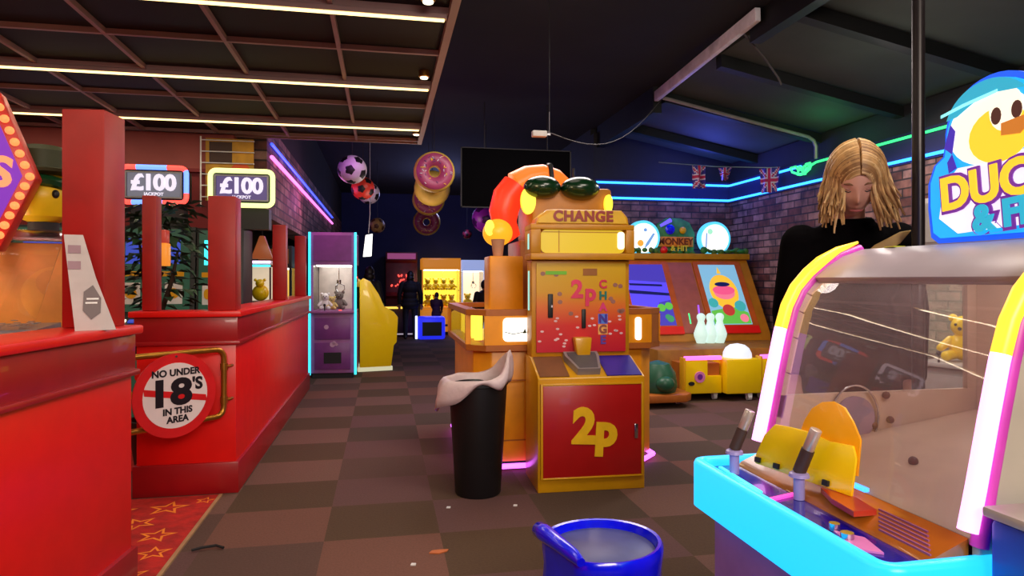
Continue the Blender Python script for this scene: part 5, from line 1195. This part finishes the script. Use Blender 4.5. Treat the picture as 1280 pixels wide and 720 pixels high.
def person(loc, rz, h, label, skin, coat, trous, hairm, shoe, arms, tilt=10, vox=.009, lean=0, group=None, hood=False, k_w=1.0, bent=None):
    k = h / 1.72
    V = lambda x, y, z: Vector((x * k * k_w, y * k, z * k))
    hc = V(0, -.055 - .0022 * tilt, 1.585)
    MH = Matrix.Translation(hc) @ Matrix.Rotation(math.radians(tilt), 4, 'X') @ Matrix.Scale(k, 4)
    b = MB()
    b.mesh(head_mesh(), MH)
    b.cap(V(0, .0, 1.40), V(0, -.03, 1.53), .056 * k, .05 * k)
    tor = [(V(0, 0, .95), (.155 * k * k_w, .1 * k, .13 * k)), (V(0, 0, 1.1), (.135 * k * k_w, .095 * k, .15 * k)), (V(0, .0, 1.28), (.16 * k * k_w, .11 * k, .15 * k)), (V(0, .01, 1.38), (.15 * k * k_w, .08 * k, .06 * k))]
    for c, r in tor: b.ell(c, r)
    legs = {}
    for sx in (-1, 1):
        hip, kn, an = V(sx * .09, 0, .92), V(sx * .1, -.015, .5), V(sx * .1, .015, .09)
        legs[sx] = (hip, kn, an)
        b.cap(hip, kn, .085 * k, .052 * k).cap(kn, an, .054 * k, .036 * k)
        b.cap(an + V(0, .02, -.04), an + V(sx * .015, -.15, -.055), .038 * k, .03 * k)
        sh, el, wr = V(sx * .17, .01, 1.385), V(*arms[sx][0]), V(*arms[sx][1])
        b.cap(sh, el, .05 * k, .038 * k).cap(el, wr, .038 * k, .026 * k)
        d = (wr - el).normalized(); side = d.cross(Vector((0, 0, 1)));
        if side.length < .1: side = Vector((0, 1, 0))
        side.normalize(); up = side.cross(d).normalized()
        pm = wr + d * .085 * k
        for q in (-.024, -.008, .008, .024): b.cap(wr + side * q * .7 * k, pm + side * q * k, .015 * k, .012 * k, 8)
        for q, Lf in ((-.027, .062), (-.009, .075), (.009, .08), (.027, .07)):
            p0 = pm + side * q * k; p1 = p0 + (d * .8 - up * .45).normalized() * Lf * .5 * k; p2 = p1 + (d * .35 - up * .85).normalized() * Lf * .5 * k
            b.cap(p0, p1, .0092 * k, .0085 * k, 8).cap(p1, p2, .0085 * k, .0075 * k, 8)
        tb = wr + d * .03 * k - side * sx * .028 * k; t1 = tb + (d * .6 - side * sx * .75 - up * .2).normalized() * .035 * k; t2_ = t1 + (d * .9 - up * .4).normalized() * .03 * k
        b.cap(tb, t1, .012 * k, .0105 * k, 8).cap(t1, t2_, .010 * k, .0085 * k, 8)
    body = obj_from(blob(b, vox * .75, 3), 'person', skin)
    body.location = loc; body.rotation_euler = (math.radians(lean), 0, math.radians(rz)); tag(body, label, 'person', group)
    # trousers, coat, shoes follow the limbs
    b = MB(); b.ell(V(0, 0, .93), (.168 * k * k_w, .114 * k, .13 * k))
    for sx in (-1, 1):
        hip, kn, an = legs[sx]; b.cap(hip, kn, .1 * k, .068 * k).cap(kn, an + V(0, 0, .0), .068 * k, .055 * k)
    obj_from(blob(b, vox, 4), 'trousers', trous, body)
    b = MB()
    for c, r in tor: b.ell(c, (r[0] + .028 * k, r[1] + .028 * k, r[2] + .012))
    b.ell(V(0, 0, .86), (.2 * k * k_w, .145 * k, .12 * k)).ell(V(0, -.005, 1.415), (.13 * k * k_w, .085 * k, .06 * k))
    b.tube([V(0, -.0, 1.40), V(0, -.012, 1.475)], [.095 * k, .08 * k], 20)
    for sx in (-1, 1):
        sh, el, wr = V(sx * .17, .01, 1.385), V(*arms[sx][0]), V(*arms[sx][1])
        b.cap(sh, el, .073 * k, .06 * k).tube([el, wr - (wr - el).normalized() * .0], [.06 * k, .047 * k], 14).ell(el, .06 * k)
    obj_from(blob(b, vox, 5), 'coat', coat, body)
    for sx in (-1, 1):
        an = legs[sx][2]; b = MB()
        b.cap(an + V(0, .03, -.042), an + V(sx * .015, -.155, -.05), .047 * k, .04 * k).cap(an + V(0, .02, 0), an + V(0, .02, -.03), .045 * k, .047 * k)
        me = blob(b, vox, 3)
        for v in me.vertices: v.co.z = max(v.co.z, .002)
        obj_from(me, 'shoe', shoe, body)
    return body, MH, k, hc
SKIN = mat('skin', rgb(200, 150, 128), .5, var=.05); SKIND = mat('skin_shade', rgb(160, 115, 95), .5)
COAT = matte('black_coat', rgb(9, 8, 10)); COATP = mat('dark_jacket', rgb(22, 18, 24), .7)
TR = mat('dark_trousers', rgb(22, 24, 34), .8); SHOE = mat('black_shoe', rgb(14, 14, 14), .5)
HAIRB = mat('blonde_hair', rgb(176, 138, 86), .45, var=.3, scale=40); HAIRD = mat('dark_hair', rgb(30, 20, 16), .5)
w, MH, k, hc = person((1.73, 2.2, 0), -30, 1.79, 'blonde woman in a black coat looking down behind the duck game', SKIN, COAT, TR, HAIRB, SHOE,
    {-1: ((-.215, .01, 1.13), (-.205, -.05, .9)), 1: ((.215, .01, 1.13), (.205, -.05, .9))}, tilt=32, vox=.008, k_w=.93)
# face details
def hp(x, y, z): return MH @ Vector((x, y, z))
RQ = MH.to_3x3().normalized()
for sx in (-1, 1):
    MB().ell(hp(sx * .028, -.0765, .014), (.0115 * k, .007 * k, .004 * k), 14, 8, RQ).build('eyelid', mat('eyelid', rgb(165, 115, 100), .5), w)
    MB().tube([hp(sx * .017, -.087, .032), hp(sx * .028, -.088, .037), hp(sx * .043, -.078, .033)], [.003, .0035, .002], 8).build('eyebrow', mat('brow_hair', rgb(120, 85, 55), .7), w)
    MB().tube([hp(sx * .018, -.083, .009), hp(sx * .028, -.0855, .006), hp(sx * .039, -.08, .008)], .0018, 6).build('eyelashes', HAIRD, w)
MB().tube([hp(-.02, -.089, -.0605), hp(-.006, -.0975, -.058), hp(.006, -.0975, -.058), hp(.02, -.089, -.0605)], [.002, .0045, .0045, .002], 8).build('lips', mat('lips', rgb(175, 95, 95), .45), w)
# hair: a cap over the skull and long locks falling straight down at both sides
b = MB()
b.ell(hp(0, .018, .022), (.084 * k, .098 * k, .112 * k), 32, 20, RQ)
bm_ = b.bm
inv = MH.inverted()
dels = [v for v in bm_.verts if (inv @ v.co).y < -.045 and (inv @ v.co).z < .062 or ((inv @ v.co).z < -.07)]
bmesh.ops.delete(bm_, geom=dels, context='VERTS')
rnd = random.Random(9)
for i in range(300):
    sx = -1 if i % 2 else 1; y0 = rnd.uniform(-.08, .1); lift = rnd.uniform(.0, .006)
    q = math.sqrt(max(.12, 1 - ((y0 - .018) / .108) ** 2)); pts = []
    ph1 = rnd.uniform(80, 104)
    for j in range(9):
        ph = math.radians(2 + (ph1 - 2) * j / 8)
        yy = y0 + (.0 if y0 > -.03 else .018 * (j / 8) ** 2)
        pts.append(hp(.004 + sx * (.0885 + lift) * q * math.sin(ph), yy, .022 + (.1165 + lift) * q * math.cos(ph)))
    L0 = rnd.uniform(.07, .165); sp = rnd.uniform(.1, .6) * (1.0 if sx > 0 else .5); p = pts[-1]
    wv = rnd.uniform(0, 6)
    for j in range(1, 8):
        u = j / 7
        pts.append(p + Vector((sx * (.085 * sp * u + .006 * math.sin(4 * u + wv)), -.012 * u + .008 * math.sin(3 * u + wv), -L0 * u)))
    for _ in range(2): pts = [pts[0]] + [(pts[j - 1] + pts[j] * 2 + pts[j + 1]) / 4 for j in range(1, len(pts) - 1)] + [pts[-1]]
    n = len(pts); b.m(rnd.choice((0, 0, 1, 2))).tube(pts, [.0068 * (1 - .8 * max(0, j / n - .5) * 2) + .0008 for j in range(n)], 6)
b.build('hair', [HAIRB, mat('blonde_hair_light', rgb(205, 172, 120), .45, var=.25, scale=40), mat('blonde_hair_dark', rgb(135, 98, 58), .5, var=.25, scale=40)], w)
# tan patch of a strap across the coat
b = MB()
pz = [(-.02, 1.385), (.02, 1.425), (.1, 1.47), (.135, 1.475), (.1, 1.43), (.03, 1.38)]
b.prism([(x + .045, z) for x, z in pz], 'y', -.142, -.128); b.build('shoulder_strap', mat('strap_tan', rgb(185, 155, 90), .6), w, bev=.003)
DOWN = {-1: ((-.235, .01, 1.12), (-.24, -.05, .88)), 1: ((.235, .01, 1.12), (.24, -.05, .88))}
def plain_hair(w, MH, k, m, hood):
    b = MB(); RQ = MH.to_3x3().normalized()
    c = MH @ Vector((0, .02, .02))
    b.ell(c, (.088 * k, .1 * k, .118 * k), 20, 12, RQ)
    if hood: b.ell(MH @ Vector((0, .03, -.06)), (.1 * k, .1 * k, .1 * k), 20, 12, RQ)
    iv = MH.inverted(); bmesh.ops.delete(b.bm, geom=[v for v in b.bm.verts if (iv @ v.co).y < -.05 and (iv @ v.co).z < .07], context='VERTS')
    b.build('hair', m, w)
p_, MH2, k2, _ = person((.565, 14.6, 0), 172, 1.5, 'person in dark clothes standing with back turned in the far aisle', SKIND, COATP, TR, HAIRD, SHOE, DOWN, 8, .012, k_w=1.15)
plain_hair(p_, MH2, k2, HAIRD, True)
p_, MH2, k2, _ = person((1.18, 15.12, 0), 165, 1.02, 'child in dark clothes leaning on the far blue kids stool', SKIND, mat('mauve_coat', rgb(70, 35, 50), .7), TR, HAIRD, SHOE, {-1: ((-.2, -.12, 1.2), (-.15, -.3, 1.0)), 1: ((.2, -.12, 1.2), (.15, -.3, 1.0))}, 14, .012)
plain_hair(p_, MH2, k2, HAIRD, False)
p_, MH2, k2, _ = person((-.25, 11.2, 0), 160, 1.53, 'person in black standing behind the yellow curved kiddie ride', SKIND, COATP, TR, HAIRD, SHOE, DOWN, 5, .012)
plain_hair(p_, MH2, k2, HAIRD, True)
p_, MH2, k2, _ = person((1.76, 11.6, 0), 170, 1.3, 'dark figure standing half hidden behind the orange island coin pusher', SKIND, COATP, TR, HAIRD, SHOE, DOWN, 5, .012)
plain_hair(p_, MH2, k2, HAIRD, False)
t = thing('kids_stool', 'glowing blue box stool in front of the far yellow claw machine', 'stool', (1.02, 14.4, 0))
MB().box(-.3, 0, .0, .3, .32, .5, bev=.05).build('body', emit('blue_stool_glow', (.02, .03, .9, 1), .9), t)
MB().box(-.2, -.012, .08, .22, -.001, .38).build('front_panel', mat('stool_dark', rgb(10, 40, 45), .4), t)
MB().cyl((-.33, -.02, .02), (-.33, -.02, .52), .025).build('light_tube', emit('white_blue_tube', (.6, .65, 1, 1), 2), t)

# ================================================================== LIGHT AND CAMERA
def area(name, loc, rot, sx, sy, e, c):
    l = bpy.data.lights.new(name, 'AREA'); l.shape = 'RECTANGLE'; l.size = sx; l.size_y = sy; l.energy = e; l.color = c
    o = bpy.data.objects.new(name, l); COL.objects.link(o); o.location = loc; o.rotation_euler = [math.radians(a) for a in rot]; return o
def point(name, loc, e, c, r=.08):
    l = bpy.data.lights.new(name, 'POINT'); l.energy = e; l.color = c; l.shadow_soft_size = r
    o = bpy.data.objects.new(name, l); COL.objects.link(o); o.location = loc; return o
WARM = (1, .82, .6)
for y, e in ((5.61, 16), (4.41, 16), (3.21, 16), (2.01, 22), (.6, 26)):
    area('strip_glow', (-2.6, y, 2.55), (0, 0, 0), 5.6, .04, e, WARM)
area('rear_ceiling_lamp', (.6, -1.9, 2.55), (50, 0, 14), 2.4, 1.0, 185, (1, .84, .7))
area('right_ceiling_lamp', (2.0, 1.9, 3.2), (12, 0, 0), 1.2, 1.2, 60, (1, .86, .75))
area('aisle_fill', (1.6, 6.2, 3.3), (0, 0, 0), 1.6, 1.6, 75, (1, .86, .82))  # added fill over the aisle; no lamp hangs there
area('corner_fill', (3.9, 5.4, 2.85), (-20, 0, 0), .9, .9, 40, (1, .85, .8))  # added fill that brightens the brick corner
point('neon_wash', (4.3, 8.3, 2.8), 34, (.08, .12, 1), .3)
point('neon_wash', (4.7, 6.4, 2.85), 3, (.1, 1, .3), .2)
point('pink_wash', (-.8, 8.6, 2.3), 7, (1, .25, .8), .2)
point('violet_wash', (-.3, 7.4, 2.75), 5, (.75, .1, 1), .15)
point('far_wash', (1.2, 13.4, 2.9), 60, (.35, .4, 1), .3)
point('roof_wash', (3.9, 4.6, 2.5), 9, (.9, 1, .85), .3)  # added fill to lift the roof sheets, with no fitting
point('roof_wash', (1.2, 4.6, 2.9), 5, (1, .8, .7), .3)
point('aisle_wash', (.3, 8.6, 1.9), 14, (1, .8, .7), .3)
point('pusher_fill', (-1.85, 3.15, 1.42), 5, (1, .75, .5), .05)  # added point light to brighten the orange back panel
point('duck_fill', (1.65, 1.48, 1.3), 3.0, (1, .85, .8), .05)  # added point light inside the duck cabinet, no fitting drawn
point('island_fill', (.6, 3.95, 1.95), 5, (1, .75, .4), .1)  # added point light near the island, hanging free without a fixture
SC.world = bpy.data.worlds.new('World'); SC.world.use_nodes = True
bg = SC.world.node_tree.nodes['Background']; bg.inputs[0].default_value = (.5, .45, .6, 1); bg.inputs[1].default_value = .02
cam = bpy.data.cameras.new('Camera'); co = bpy.data.objects.new('Camera', cam); COL.objects.link(co)
cam.sensor_width = 36; cam.lens = 820 / 1280 * 36; cam.shift_y = -10 / 1280
cam.clip_start = .05
co.location = (0, 0, 1.3); co.rotation_euler = (PI / 2, 0, -math.atan(160 / 820))
SC.camera = co
vs = SC.view_settings; vs.view_transform = 'Standard'; vs.look = 'None'; vs.exposure = 0; vs.gamma = 1; vs.use_curve_mapping = False
SC.cycles.use_denoising = True
SC.cycles.max_bounces = 8; SC.cycles.transparent_max_bounces = 16
SC.cycles.caustics_reflective = False; SC.cycles.caustics_refractive = False
